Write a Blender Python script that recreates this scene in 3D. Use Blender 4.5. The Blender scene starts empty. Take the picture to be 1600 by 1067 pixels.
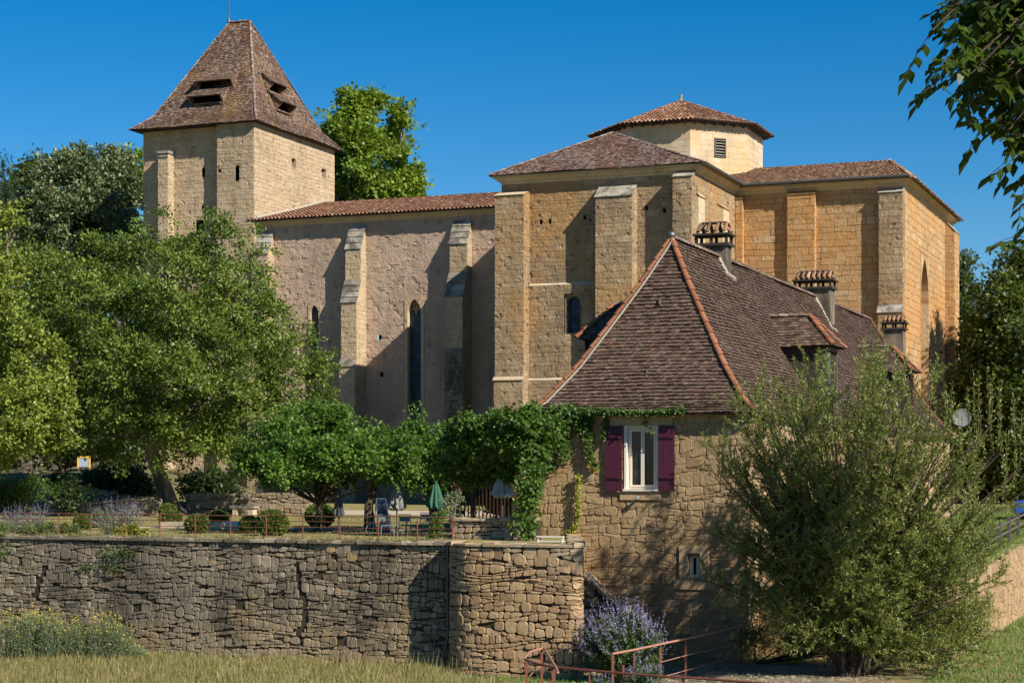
import bpy, math, random
import numpy as np
R = math.radians
random.seed(7); rng = np.random.default_rng(11)
SC = bpy.context.scene
COL = SC.collection
# ------------------------------------------------------------------ camera, sky, sun
F, CXP, HY, ZC = 2900.0, 800.0, 740.0, 1.8      # focal length and horizon of a 1600 px wide picture, eye height
cam = bpy.data.cameras.new('camera'); camo = bpy.data.objects.new('camera', cam); COL.objects.link(camo)
camo.location = (0, 0, ZC); camo.rotation_euler = (R(90), 0, 0)
cam.sensor_width = 36; cam.lens = F/1600*36; cam.shift_y = (HY-533.5)/1600; cam.clip_end = 5000; cam.clip_start = .1
SC.camera = camo
TH = R(21.5); c_, s_ = math.cos(TH), math.sin(TH)
# direction the light travels, in the frame of the walls: -2.4 along the fronts, 1 into them, 1.95 down
tu, tv, tz = -2.4, 1.0, -1.95
TR = np.array([tu*c_+tv*s_, -tu*s_+tv*c_, tz]); SUNV = -TR/np.linalg.norm(TR)
el = math.asin(SUNV[2]); az = math.atan2(SUNV[0], SUNV[1])
w = bpy.data.worlds.new('World'); SC.world = w; w.use_nodes = True
nt = w.node_tree; bg = nt.nodes['Background']
sky = nt.nodes.new('ShaderNodeTexSky'); sky.sky_type = 'NISHITA'; sky.sun_disc = False
sky.sun_elevation = el; sky.sun_rotation = az
sky.altitude = 800; sky.air_density = 1.0; sky.dust_density = 0.1; sky.ozone_density = 4.0
hs = nt.nodes.new('ShaderNodeHueSaturation'); hs.inputs['Saturation'].default_value = 1.45; hs.inputs['Value'].default_value = 1.0
nt.links.new(sky.outputs[0], hs.inputs['Color']); nt.links.new(hs.outputs[0], bg.inputs[0]); bg.inputs[1].default_value = .066
sl = bpy.data.lights.new('sun', 'SUN'); sl.energy = 5.0; sl.angle = R(.5); sl.color = (1, .915, .80)
so = bpy.data.objects.new('sun', sl); COL.objects.link(so)
from mathutils import Vector
so.rotation_euler = Vector(SUNV).to_track_quat('Z', 'Y').to_euler()
SC.view_settings.view_transform = 'Standard'; SC.view_settings.look = 'None'; SC.view_settings.exposure = 0.7

# ------------------------------------------------------------------ frames and small maths
def G(u, v, z=0.0): return np.array([u*c_+v*s_, -u*s_+v*c_, z])        # wall frame -> world
def toUV(X, Y): return X*c_-Y*s_, X*s_+Y*c_
def u_at(px, v): k = (px-CXP)/F; return v*(k*c_-s_)/(c_+k*s_)
def v_at(px, u): k = (px-CXP)/F; return u*(c_+k*s_)/(k*c_-s_)
def depth(u, v): return -u*s_+v*c_
def z_at(py, Y): return ZC+(HY-py)/F*Y
def W(px, py, Y): return np.array([(px-CXP)/F*Y, Y, z_at(py, Y)])
def nrm(a): a = np.asarray(a, float); return a/(np.linalg.norm(a)+1e-12)
ZUP = np.array([0, 0, 1.0])
def rnd(a, b): return random.uniform(a, b)

# ------------------------------------------------------------------ mesh builder
class MB:
    def __init__(s): s.v = []; s.f = []; s.t = []; s.m = []
    def add(s, vs, fs, tone=None, mat=0):
        b = len(s.v); s.v.extend(vs)
        tone = random.random() if tone is None else tone
        for f in fs: s.f.append([b+i for i in f]); s.t.append(tone); s.m.append(mat)
    def quad(s, a, b, c, d, tone=None, mat=0): s.add([a, b, c, d], [(0, 1, 2, 3)], tone, mat)
    def box(s, o, dx, dy, dz, tone=None, mat=0):       # corner and three edge vectors
        o, dx, dy, dz = map(np.asarray, (o, dx, dy, dz))
        vs = [o, o+dx, o+dx+dy, o+dy, o+dz, o+dx+dz, o+dx+dy+dz, o+dy+dz]
        s.add(vs, [(3, 2, 1, 0), (4, 5, 6, 7), (0, 1, 5, 4), (1, 2, 6, 5), (2, 3, 7, 6), (3, 0, 4, 7)], tone, mat)
    def gbox(s, u0, u1, v0, v1, z0, z1, tone=None, mat=0):
        s.box(G(u0, v0, z0), G(u1, v0)-G(u0, v0), G(u0, v1)-G(u0, v0), ZUP*(z1-z0), tone, mat)
    def tube(s, pts, rad, n=6, tone=None, mat=0, cap=True):
        pts = [np.asarray(p, float) for p in pts]
        if not hasattr(rad, '__len__'): rad = [rad]*len(pts)
        vs = []; fs = []
        ref = None
        for i, p in enumerate(pts):
            d = nrm(pts[min(i+1, len(pts)-1)]-pts[max(i-1, 0)])
            if ref is None: ref = nrm(np.cross(d, [0.31, .95, .05] if abs(d[2]) > .9 else ZUP))
            ref = nrm(ref-d*np.dot(ref, d)); q = np.cross(d, ref)
            for k in range(n):
                a = 2*math.pi*k/n; vs.append(p+(ref*math.cos(a)+q*math.sin(a))*rad[i])
        for i in range(len(pts)-1):
            for k in range(n):
                k2 = (k+1) % n; fs.append((i*n+k, i*n+k2, (i+1)*n+k2, (i+1)*n+k))
        if cap: fs.append(tuple(range(n))[::-1]); fs.append(tuple((len(pts)-1)*n+k for k in range(n)))
        s.add(vs, fs, tone, mat)
    def lathe(s, base, prof, n=12, tone=None, mat=0):   # prof [(r,z)]
        base = np.asarray(base, float); vs = []; fs = []
        for r, z in prof:
            for k in range(n):
                a = 2*math.pi*k/n; vs.append(base+np.array([r*math.cos(a), r*math.sin(a), z]))
        for i in range(len(prof)-1):
            for k in range(n):
                k2 = (k+1) % n; fs.append((i*n+k, i*n+k2, (i+1)*n+k2, (i+1)*n+k))
        fs.append(tuple(range(n))[::-1]); fs.append(tuple((len(prof)-1)*n+k for k in range(n)))
        s.add(vs, fs, tone, mat)
    def poly(s, pts, tone=None, mat=0): s.add(pts, [tuple(range(len(pts)))], tone, mat)
    def prism(s, pts, ext, tone=None, mat=0):
        n = len(pts); ext = np.asarray(ext); vs = list(pts)+[p+ext for p in pts]
        s.add(vs, [tuple(range(n))[::-1], tuple(range(n, 2*n))]+[(i, (i+1) % n, n+(i+1) % n, n+i) for i in range(n)], tone, mat)
    def build(s, name, mats, parent=None, smooth=False):
        if not isinstance(mats, (list, tuple)): mats = [mats]
        me = bpy.data.meshes.new(name)
        o = bpy.data.objects.new(name, me); COL.objects.link(o)
        V = np.array(s.v, float)
        if parent is not None:
            root = np.array(ORG[parent.name]); o.parent = parent; ORG[o.name] = ORG[parent.name]
        else:
            root = np.array([V[:, 0].mean(), V[:, 1].mean(), V[:, 2].min()]); o.location = root; ORG[o.name] = root
        me.from_pydata((V-root).tolist(), [], s.f)
        for m in mats: me.materials.append(m)
        me.polygons.foreach_set('material_index', s.m)
        at = me.attributes.new('tone', 'FLOAT', 'FACE'); at.data.foreach_set('value', s.t)
        if smooth: me.polygons.foreach_set('use_smooth', [True]*len(s.f))
        me.update()
        return o
ORG = {}
def npmesh(name, V, nq, tones, mat, parent, k=4, smooth=False, midx=None):   # many separate k-gons
    me = bpy.data.meshes.new(name); o = bpy.data.objects.new(name, me); COL.objects.link(o)
    if parent is not None: root = np.array(ORG[parent.name]); o.parent = parent; ORG[o.name] = ORG[parent.name]
    else: root = np.array([V[:, 0].mean(), V[:, 1].mean(), V[:, 2].min()]); o.location = root; ORG[o.name] = root
    n = len(V); me.vertices.add(n); me.vertices.foreach_set('co', (V-root).ravel())
    me.loops.add(n); me.loops.foreach_set('vertex_index', np.arange(n))
    me.polygons.add(nq); me.polygons.foreach_set('loop_start', np.arange(nq)*k); me.polygons.foreach_set('loop_total', np.full(nq, k))
    for m in (mat if isinstance(mat, (list, tuple)) else [mat]): me.materials.append(m)
    if midx is not None: me.polygons.foreach_set('material_index', midx)
    at = me.attributes.new('tone', 'FLOAT', 'FACE'); at.data.foreach_set('value', np.asarray(tones, dtype=np.float32))
    me.update(calc_edges=True)
    return o
def tag(o, label=None, cat=None, group=None, kind=None):
    if label: o['label'] = label
    if cat: o['category'] = cat
    if group: o['group'] = group
    if kind: o['kind'] = kind
    return o
def thing(name, loc, label, cat, group=None):
    o = bpy.data.objects.new(name, None); COL.objects.link(o); o.location = tuple(loc); ORG[o.name] = np.array(loc, float)
    o.empty_display_size = .3
    return tag(o, label, cat, group)
def dup(root, loc, label, rotz=0.0):
    def cp(o, par):
        n = o.copy(); COL.objects.link(n); n.parent = par
        for ch in [x for x in COL.objects if x.parent == o]: cp(ch, n)
        return n
    n = cp(root, None); n.location = tuple(loc); n.rotation_euler = (0, 0, rotz); n['label'] = label; ORG[n.name] = np.array(loc, float)
    return n

# ------------------------------------------------------------------ materials
def new_mat(name):
    m = bpy.data.materials.new(name); m.use_nodes = True
    n = m.node_tree; p = n.nodes['Principled BSDF']
    return m, n, p
def node(n, t, **k):
    x = n.nodes.new(t)
    for a, b in k.items(): setattr(x, a, b)
    return x
def ramp(n, stops, interp='LINEAR'):
    r = node(n, 'ShaderNodeValToRGB'); cr = r.color_ramp; cr.interpolation = interp
    while len(cr.elements) > 1: cr.elements.remove(cr.elements[-1])
    cr.elements[0].position = stops[0][0]; cr.elements[0].color = (*stops[0][1], 1)
    for p, c in stops[1:]:
        e = cr.elements.new(p); e.color = (*c, 1)
    return r
def noise(n, co, scale, detail=6, rough=.6, dist=0.0):
    x = node(n, 'ShaderNodeTexNoise'); x.inputs['Scale'].default_value = scale; x.inputs['Detail'].default_value = detail
    x.inputs['Roughness'].default_value = rough; x.inputs['Distortion'].default_value = dist
    n.links.new(co, x.inputs['Vector']); return x
def mix(n, fac, a, b, mode='MIX'):
    x = node(n, 'ShaderNodeMix', data_type='RGBA', blend_type=mode)
    for s, val in ((x.inputs['Factor'], fac), (x.inputs['A'], a), (x.inputs['B'], b)):
        if isinstance(val, bpy.types.NodeSocket): n.links.new(val, s)
        elif isinstance(val, (tuple, list)): s.default_value = (*val, 1)
        else: s.default_value = val
    return x.outputs['Result']
def mapr(n, v, a, b, c=0.0, d=1.0):
    x = node(n, 'ShaderNodeMapRange'); n.links.new(v, x.inputs[0])
    for i, q in enumerate((a, b, c, d)): x.inputs[i+1].default_value = q
    return x.outputs[0]
def math_(n, op, a, b=0.0):
    x = node(n, 'ShaderNodeMath', operation=op)
    for s, v in ((x.inputs[0], a), (x.inputs[1], b)):
        if isinstance(v, bpy.types.NodeSocket): n.links.new(v, s)
        else: s.default_value = v
    return x.outputs[0]
def coords(n, kind='wall'):
    g = node(n, 'ShaderNodeNewGeometry'); return g.outputs['Position']
def tonesock(n):
    a = node(n, 'ShaderNodeAttribute'); a.attribute_name = 'tone'; return a.outputs['Fac']
def stone_mat(name, stops, stain=None, stain_lo=.55, stain_hi=.7, stain_scale=.35, bump=.5, bscale=7, pits=.5, streak=True, vary=.35, bdist=.06, layers=None, warm=None, streaks=.35):
    m, n, p = new_mat(name); co = coords(n); t = tonesock(n)
    col = ramp(n, stops); n.links.new(t, col.inputs[0]); c = col.outputs[0]
    n1 = noise(n, co, 1.1, 8, .65); c = mix(n, mapr(n, n1.outputs[0], .3, .75, 0, vary), c, (stops[0][1][0]*.45, stops[0][1][1]*.42, stops[0][1][2]*.4))
    n2 = noise(n, co, 14, 6, .7); c = mix(n, mapr(n, n2.outputs[0], .35, .7, 0, .45), c, tuple(min(1, x*1.25) for x in stops[-1][1]))
    if stain:
        mp = node(n, 'ShaderNodeMapping'); mp.inputs['Scale'].default_value = (1, 1, .35 if streak else 1); n.links.new(co, mp.inputs[0])
        n3 = noise(n, mp.outputs[0], stain_scale, 9, .7, .4)
        c = mix(n, mapr(n, n3.outputs[0], stain_lo, stain_hi, 0, .9), c, stain)
    mp2 = node(n, 'ShaderNodeMapping'); mp2.inputs['Scale'].default_value = (1, 1, .09); n.links.new(co, mp2.inputs[0])
    n6 = noise(n, mp2.outputs[0], 1.5, 7, .6); c = mix(n, mapr(n, n6.outputs[0], .52, .72, 0, streaks), c, (.13, .11, .085))
    if layers:          # weathered zones tied to height: (z0, z1, colour, strength)
        sep = node(n, 'ShaderNodeSeparateXYZ'); n.links.new(co, sep.inputs[0])
        nn = noise(n, co, .8, 6, .65)
        for z0, z1, colr, st in layers:
            zz = math_(n, 'ADD', sep.outputs[2], mapr(n, nn.outputs[0], .3, .7, -1.2, 1.2))
            c = mix(n, mapr(n, zz, z0, z1, 0, st), c, colr)
    n.links.new(c, p.inputs['Base Color']); p.inputs['Roughness'].default_value = .92
    p.inputs['Specular IOR Level'].default_value = .2
    b1 = noise(n, co, bscale, 9, .72); vo = node(n, 'ShaderNodeTexVoronoi'); vo.inputs['Scale'].default_value = bscale*.8; dn_ = noise(n, co, bscale*.9, 3); va = node(n, 'ShaderNodeVectorMath', operation='MULTIPLY_ADD'); n.links.new(dn_.outputs['Color'], va.inputs[0]); va.inputs[1].default_value = (.55, .55, .55); n.links.new(co, va.inputs[2]); n.links.new(va.outputs[0], vo.inputs['Vector'])
    pit = mapr(n, vo.outputs['Distance'], .05, .35, -pits, 0)
    nmask = noise(n, co, 1.7, 3); pit2 = math_(n, 'MULTIPLY', pit, mapr(n, nmask.outputs[0], .45, .6, 0, 1))
    h = math_(n, 'ADD', b1.outputs[0], pit2)
    if warm:
        nw = noise(n, co, .22, 7, .68, .3); c2_ = mix(n, mapr(n, nw.outputs[0], .47, .62, 0, .75), c, warm); n.links.new(c2_, p.inputs['Base Color'])
    bp = node(n, 'ShaderNodeBump'); bp.inputs['Strength'].default_value = bump; bp.inputs['Distance'].default_value = bdist
    n.links.new(h, bp.inputs['Height']); n.links.new(bp.outputs[0], p.inputs['Normal'])
    return m
def tile_mat(name, stops, lichen=None, lo=.55, hi=.66, l2=None, lscale=.9, moss=None):
    m, n, p = new_mat(name); co = coords(n); t = tonesock(n)
    col = ramp(n, stops); n.links.new(t, col.inputs[0]); c = col.outputs[0]
    n2 = noise(n, co, 20, 5, .7); c = mix(n, mapr(n, n2.outputs[0], .3, .75, 0, .5), c, tuple(x*.45 for x in stops[0][1]))
    if l2:
        n4 = noise(n, co, lscale*.5, 8, .7, .5); c = mix(n, mapr(n, n4.outputs[0], .5, .62, 0, .8), c, l2)
    if lichen:
        n3 = noise(n, co, lscale*6, 8, .75, .3); n5 = noise(n, co, lscale*.7, 5, .6)
        c = mix(n, math_(n, 'MULTIPLY', mapr(n, n3.outputs[0], lo, hi, 0, .9), mapr(n, n5.outputs[0], .35, .55, .25, 1)), c, lichen)
    n.links.new(c, p.inputs['Base Color']); p.inputs['Roughness'].default_value = .85; p.inputs['Specular IOR Level'].default_value = .25
    b = noise(n, co, 18, 7, .7); bp = node(n, 'ShaderNodeBump'); bp.inputs['Strength'].default_value = .5; bp.inputs['Distance'].default_value = .02
    n.links.new(b.outputs[0], bp.inputs['Height']); n.links.new(bp.outputs[0], p.inputs['Normal'])
    return m
def plain(name, colr, rough=.6, metal=0, spot=None, nscale=6, bump=.1, spec=.4):
    m, n, p = new_mat(name); co = coords(n)
    nn = noise(n, co, nscale, 7, .65); c = mix(n, mapr(n, nn.outputs[0], .35, .7, 0, .6), colr, spot or tuple(x*.55 for x in colr))
    n.links.new(c, p.inputs['Base Color']); p.inputs['Roughness'].default_value = rough; p.inputs['Metallic'].default_value = metal
    p.inputs['Specular IOR Level'].default_value = spec
    bp = node(n, 'ShaderNodeBump'); bp.inputs['Strength'].default_value = bump; bp.inputs['Distance'].default_value = .01
    n.links.new(nn.outputs[0], bp.inputs['Height']); n.links.new(bp.outputs[0], p.inputs['Normal'])
    return m
def leaf_mat(name, stops, tr=.3, trcol=(.25, .4, .03), rough=.5, spec=.35, nz=.25):
    m, n, p = new_mat(name); co = coords(n); t = tonesock(n)
    nn = noise(n, co, nz, 3); f = math_(n, 'ADD', math_(n, 'MULTIPLY', t, .75), mapr(n, nn.outputs[0], .3, .7, -.05, .3))
    col = ramp(n, stops); n.links.new(f, col.inputs[0])
    n.links.new(col.outputs[0], p.inputs['Base Color']); p.inputs['Roughness'].default_value = rough; p.inputs['Specular IOR Level'].default_value = spec
    tb = node(n, 'ShaderNodeBsdfTranslucent'); tcol = mix(n, .5, col.outputs[0], trcol); n.links.new(tcol, tb.inputs[0])
    ms = node(n, 'ShaderNodeMixShader'); ms.inputs[0].default_value = tr
    n.links.new(p.outputs[0], ms.inputs[1]); n.links.new(tb.outputs[0], ms.inputs[2])
    n.links.new(ms.outputs[0], n.nodes['Material Output'].inputs[0])
    return m
def glass_mat(name, colr, grid=None, rough=.15):
    m, n, p = new_mat(name); co = coords(n)
    nn = noise(n, co, 3, 4); c = mix(n, mapr(n, nn.outputs[0], .35, .65), colr, tuple(x*.35 for x in colr))
    n.links.new(c, p.inputs['Base Color']); p.inputs['Roughness'].default_value = rough; p.inputs['Specular IOR Level'].default_value = .35
    bp = node(n, 'ShaderNodeBump'); bp.inputs['Strength'].default_value = .25; bp.inputs['Distance'].default_value = .02
    n.links.new(nn.outputs[0], bp.inputs['Height']); n.links.new(bp.outputs[0], p.inputs['Normal'])
    return m

M = {}
OCH = [(0, (.25, .165, .09)), (.35, (.33, .23, .13)), (.7, (.39, .28, .165)), (1, (.47, .36, .23))]
M['ashlar'] = stone_mat('ochre_ashlar', OCH, (.17, .13, .08), .50, .68, .3, bump=1, bscale=2.6, pits=1.1, bdist=.22, warm=(.40, .23, .09))
M['tower'] = stone_mat('tower_ashlar', [(0, (.33, .24, .14)), (.4, (.43, .325, .205)), (1, (.51, .405, .27))], (.2, .16, .1), .54, .7, .3, bump=.9, bscale=2.8, pits=.8, bdist=.16, warm=(.48, .37, .235))
M['orange'] = stone_mat('orange_ashlar', [(0, (.30, .16, .06)), (.35, (.39, .225, .095)), (.75, (.43, .275, .13)), (1, (.49, .36, .21))], (.20, .14, .08), .58, .74, .35, bump=.7, bscale=3.2, pits=.5, bdist=.1, warm=(.46, .23, .07))
M['pale'] = stone_mat('pale_ashlar', [(0, (.43, .33, .21)), (.5, (.50, .41, .28)), (1, (.56, .48, .35))], (.3, .25, .17), .56, .74, .4, bump=.5, bscale=4, pits=.3, bdist=.07, warm=(.50, .36, .17))
M['render'] = stone_mat('pink_plaster', [(0, (.37, .265, .19)), (.5, (.45, .33, .245)), (1, (.50, .38, .29))], (.26, .20, .15), .52, .72, .25, bump=1, bscale=2.2, pits=.8, bdist=.2, warm=(.36, .27, .19), layers=[(3, 1.0, (.34, .19, .09), .5)])
M['mortar'] = stone_mat('ochre_mortar', [(0, (.27, .18, .095)), (1, (.33, .23, .125))], None, bump=.6, bscale=8, pits=.3)
M['mortar_o'] = stone_mat('orange_mortar', [(0, (.27, .14, .05)), (1, (.33, .18, .07))], None, bump=.6, bscale=8, pits=.3)
M['cap'] = stone_mat('lichen_capping', [(0, (.20, .17, .13)), (.5, (.30, .27, .21)), (1, (.42, .39, .32))], (.08, .075, .06), .45, .6, 1.2, bump=.6, bscale=9, streak=False)
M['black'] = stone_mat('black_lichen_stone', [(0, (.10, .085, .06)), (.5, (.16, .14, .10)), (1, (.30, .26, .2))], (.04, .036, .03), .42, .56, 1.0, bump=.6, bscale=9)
M['cornice'] = stone_mat('cornice_stone', [(0, (.44, .34, .20)), (1, (.52, .42, .27))], (.28, .22, .13), .6, .75, .5, bump=.2, bscale=6, pits=.1)
GREY = [(0, (.05, .043, .034)), (.3, (.12, .105, .082)), (.6, (.22, .195, .155)), (.8, (.34, .30, .235)), (.93, (.43, .38, .30)), (1, (.38, .27, .13))]
M['drystone'] = stone_mat('weathered_rubble', GREY, (.075, .064, .05), .45, .6, .4, warm=(.24, .205, .15), bump=.9, bscale=11, pits=.5, bdist=.05, layers=[(-1.9, -2.9, (.40, .29, .15), .5)])
M['ochrubble'] = stone_mat('ochre_rubble', [(0, (.2, .14, .075)), (.3, (.31, .215, .11)), (.65, (.40, .29, .15)), (.9, (.46, .35, .2)), (1, (.42, .25, .15))], (.15, .13, .10), .55, .72, .5, bump=.7, bscale=11, pits=.5, bdist=.05, layers=[(-.6, .3, (.30, .27, .21), .6)])
M['darkjoint'] = stone_mat('deep_joint', [(0, (.035, .026, .017)), (1, (.075, .055, .033))], None, bump=.8, bscale=12)
M['housestone'] = stone_mat('house_rubble', [(0, (.22, .135, .06)), (.3, (.31, .205, .10)), (.7, (.37, .255, .13)), (1, (.45, .345, .21))], (.25, .17, .09), .55, .7, .5, bump=.7, bscale=8, pits=.6, bdist=.06)
M['housemortar'] = stone_mat('house_mortar', [(0, (.31, .205, .105)), (1, (.37, .255, .14))], None, bump=.9, bscale=7, pits=.5, bdist=.08)
BR = [(0, (.06, .038, .027)), (.3, (.10, .066, .048)), (.7, (.145, .096, .07)), (.93, (.20, .145, .11)), (1, (.18, .085, .052))]
M['browntile'] = tile_mat('brown_flat_tile', BR, (.32, .28, .25), .62, .74)
M['towertile'] = tile_mat('lichened_flat_tile', [(0, (.055, .03, .02)), (.4, (.10, .052, .034)), (.8, (.155, .078, .047)), (1, (.24, .11, .06))], (.34, .30, .25), .49, .6, l2=(.19, .105, .03))
M['redtile'] = tile_mat('transept_flat_tile', [(0, (.09, .045, .035)), (.4, (.16, .075, .05)), (.8, (.25, .10, .06)), (1, (.33, .16, .1))], (.36, .32, .28), .47, .58, l2=(.12, .08, .06))
M['canal'] = tile_mat('canal_tile', [(0, (.10, .055, .038)), (.25, (.23, .10, .055)), (.55, (.32, .14, .075)), (.8, (.40, .22, .13)), (1, (.48, .36, .26))], (.30, .26, .21), .53, .65, lscale=.8)
M['canal2'] = tile_mat('weathered_canal_tile', [(0, (.12, .065, .04)), (.25, (.24, .115, .06)), (.6, (.34, .17, .09)), (.85, (.42, .27, .16)), (1, (.5, .38, .26))], (.20, .17, .13), .5, .64, lscale=.8)
M['hip'] = tile_mat('orange_hip_tile', [(0, (.22, .085, .042)), (1, (.34, .14, .07))], (.12, .07, .05), .54, .66)
M['ridge'] = tile_mat('pale_ridge_tile', [(0, (.16, .10, .075)), (.6, (.24, .16, .12)), (1, (.36, .30, .25))], (.42, .38, .33), .54, .64)
M['under'] = plain('roof_boarding', (.03, .022, .018), .9)
M['wood'] = plain('old_timber', (.10, .085, .07), .85, nscale=12)
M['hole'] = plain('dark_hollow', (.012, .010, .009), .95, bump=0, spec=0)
M['lead'] = plain('zinc_gutter', (.13, .13, .125), .5, .6)
M['cement'] = plain('cement_flashing', (.36, .32, .26), .9, nscale=9)
M['chimney'] = stone_mat('sooty_render', [(0, (.18, .15, .11)), (1, (.26, .22, .16))], (.05, .042, .034), .40, .56, .9, bump=.4)
M['soot_shade'] = plain('soot_and_eave_shade', (.045, .036, .03), .95, nscale=9)
M['burg'] = plain('burgundy_paint', (.075, .012, .034), .5, nscale=5, spot=(.055, .01, .026))
M['white'] = plain('white_paint', (.72, .66, .56), .5, nscale=8, spot=(.6, .54, .45))
M['whitestone'] = plain('white_dressed_stone', (.78, .72, .62), .8, nscale=7, spot=(.66, .6, .5))
M['wglass'] = glass_mat('window_glass', (.035, .04, .032), rough=.08)
M['leadglass'] = glass_mat('leaded_glass', (.025, .04, .06), rough=.3)
M['rust'] = plain('red_oxide_steel', (.17, .055, .035), .6, .0, spot=(.13, .05, .035), nscale=15)
M['rustpale'] = plain('pink_primer_steel', (.38, .19, .13), .55, 0, spot=(.3, .14, .09), nscale=12)
# ------------------------------------------------------------------ masonry and roofing
STY = {
 'ashlar': dict(ch=(.24, .38), sw=(.3, .7), gap=.007, rel=.018, jit=.012, wav=.025, n=4),
 'small':  dict(ch=(.18, .34), sw=(.25, .65), gap=.007, rel=.018, jit=.014, wav=.035, n=4),
 'choir':  dict(ch=(.28, .46), sw=(.35, .85), gap=.014, rel=.022, jit=.016, wav=.025, n=4),
 'fine':   dict(ch=(.30, .42), sw=(.5, .9), gap=.012, rel=.012, jit=.004, wav=.0, n=4),
 'dry':    dict(ch=(.05, .12), sw=(.08, .28), gap=.009, rel=.048, jit=.014, wav=.08, n=8, rd=.72),
 'house':  dict(ch=(.09, .24), sw=(.12, .5), gap=.014, rel=.024, jit=.024, wav=.12, n=8, rd=.62),
 'plaster': dict(ch=(.14, .3), sw=(.18, .5), gap=.05, rel=.025, jit=.03, wav=.05, n=8),
}
def surface(mb, Pf, w, z0, z1, sty, holes=(), keep=1.0, mat=0, zfun=None):
    """stones on the surface Pf(s, z, d): s along, z up, d out of it"""
    S = STY[sty]; n8 = S['n'] == 8; rdn = S.get('rd', 1.0)
    z = z0; rows = [z0]
    while z < z1-.6*S['ch'][0]:
        h = rnd(*S['ch']); z = min(z+h, z1); rows.append(z)
    if rows[-1] < z1: rows[-1] = z1
    waves = [[(rnd(.2, 1.1), rnd(0, 6.3), rnd(.3, 1)*S['wav']) for _ in range(3)] if 0 < i < len(rows)-1 else [] for i in range(len(rows))]
    def zr(i, s): return rows[i]+sum(a*math.sin(f*s*2+p) for f, p, a in waves[i])
    for i in range(len(rows)-1):
        s = -rnd(0, S['sw'][1])
        h0 = rows[i+1]-rows[i]
        while s < w:
            L = rnd(*S['sw'])*(.8+.5*h0/S['ch'][1]); a, b = max(s, 0), min(s+L, w); s += L
            if b-a < .06: continue
            if random.random() > keep: continue
            segs = [(a, b)]; zl, zh = rows[i], rows[i+1]
            for (ha, hb, hz0, hz1) in holes:
                if zh > hz0+.02 and zl < hz1-.02:
                    ns = []
                    for (x, y) in segs:
                        if y <= ha or x >= hb: ns.append((x, y))
                        else:
                            if ha-x > .05: ns.append((x, ha))
                            if y-hb > .05: ns.append((hb, y))
                    segs = ns
            for (x, y) in segs:
                parts = [(0, 1)]
                if n8 and h0 > .6*S['ch'][1] and random.random() < .3: q = rnd(.35, .65); parts = [(0, q), (q, 1)]
                for (q0, q1) in parts:
                    g = S['gap']*.5; J = lambda: rnd(-1, 1)*S['jit']
                    def zz(sx, q): lo, hi = zr(i, sx), zr(i+1, sx); return lo+(hi-lo)*q
                    if zfun and zz((x+y)/2, q0) > zfun((x+y)/2): continue
                    cs = [(x+g, zz(x, q0)+g), (y-g, zz(y, q0)+g), (y-g, zz(y, q1)-g), (x+g, zz(x, q1)-g)]
                    hh = cs[3][1]-cs[0][1]
                    if hh < .03: continue
                    cs = [(p[0]+J(), p[1]+J()) for p in cs]
                    d = S['rel']*rnd(.5, 1.15); tone = min(1, max(0, random.gauss(.5, .24)))
                    if n8:
                        r = .28; out = []
                        for k in range(4):
                            p, q, t_ = cs[k], cs[(k+1) % 4], cs[k-1]
                            e1 = min(r, .07/max(.01, math.dist(p, t_))+.08)*rdn; e2 = min(r, .07/max(.01, math.dist(p, q))+.08)*rdn
                            e1 *= rnd(.6, 1.3); e2 *= rnd(.6, 1.3)
                            out.append((p[0]+(t_[0]-p[0])*e1, p[1]+(t_[1]-p[1])*e1)); out.append((p[0]+(q[0]-p[0])*e2, p[1]+(q[1]-p[1])*e2))
                        cx = sum(p[0] for p in out)/8; cz = sum(p[1] for p in out)/8
                        tl, tt = rnd(-.25, .25), rnd(-.3, .2)
                        def ring(sc, dd): return [Pf(cx+(p[0]-cx)*sc, cz+(p[1]-cz)*sc, dd*(1+tl*(p[0]-cx)/max(.05, y-x)+tt*(p[1]-cz)/max(.05, hh))) for p in out]
                        vs = ring(1, -.01)+ring(.98, d*.65)+ring(1-.17*rdn, d*.96)+[Pf(cx, cz, d*rnd(.95, 1.12))]
                        fs = [(a_, (a_+1) % 8, 8+(a_+1) % 8, 8+a_) for a_ in range(8)]+[(8+a_, 8+(a_+1) % 8, 16+(a_+1) % 8, 16+a_) for a_ in range(8)]+[(16+a_, 16+(a_+1) % 8, 24) for a_ in range(8)]
                        mb.add(vs, fs, tone, mat)
                    else:
                        ins = min(.012, d*.6)
                        vs = [Pf(p[0], p[1], -.005) for p in cs]
                        mx, mz = (x+y)/2, (cs[0][1]+cs[2][1])/2
                        vs += [Pf(p[0]+(ins if p[0] < mx else -ins), p[1]+(ins if p[1] < mz else -ins), d+rnd(-1, 1)*S['jit']*.5) for p in cs]
                        mb.add(vs, [(0, 1, 5, 4), (1, 2, 6, 5), (2, 3, 7, 6), (3, 0, 4, 7), (4, 5, 6, 7)], tone, mat)
def plane(p0, p1, off=0.0):
    p0 = np.array(p0, float); p1 = np.array(p1, float); L = np.linalg.norm(p1-p0); d = (p1-p0)/L; n = np.array([d[1], -d[0]])
    A = G(*p0); D = G(*d); N = G(*n); return (lambda s, z, dd: A+D*s+N*(dd+off)+ZUP*z), L
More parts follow.
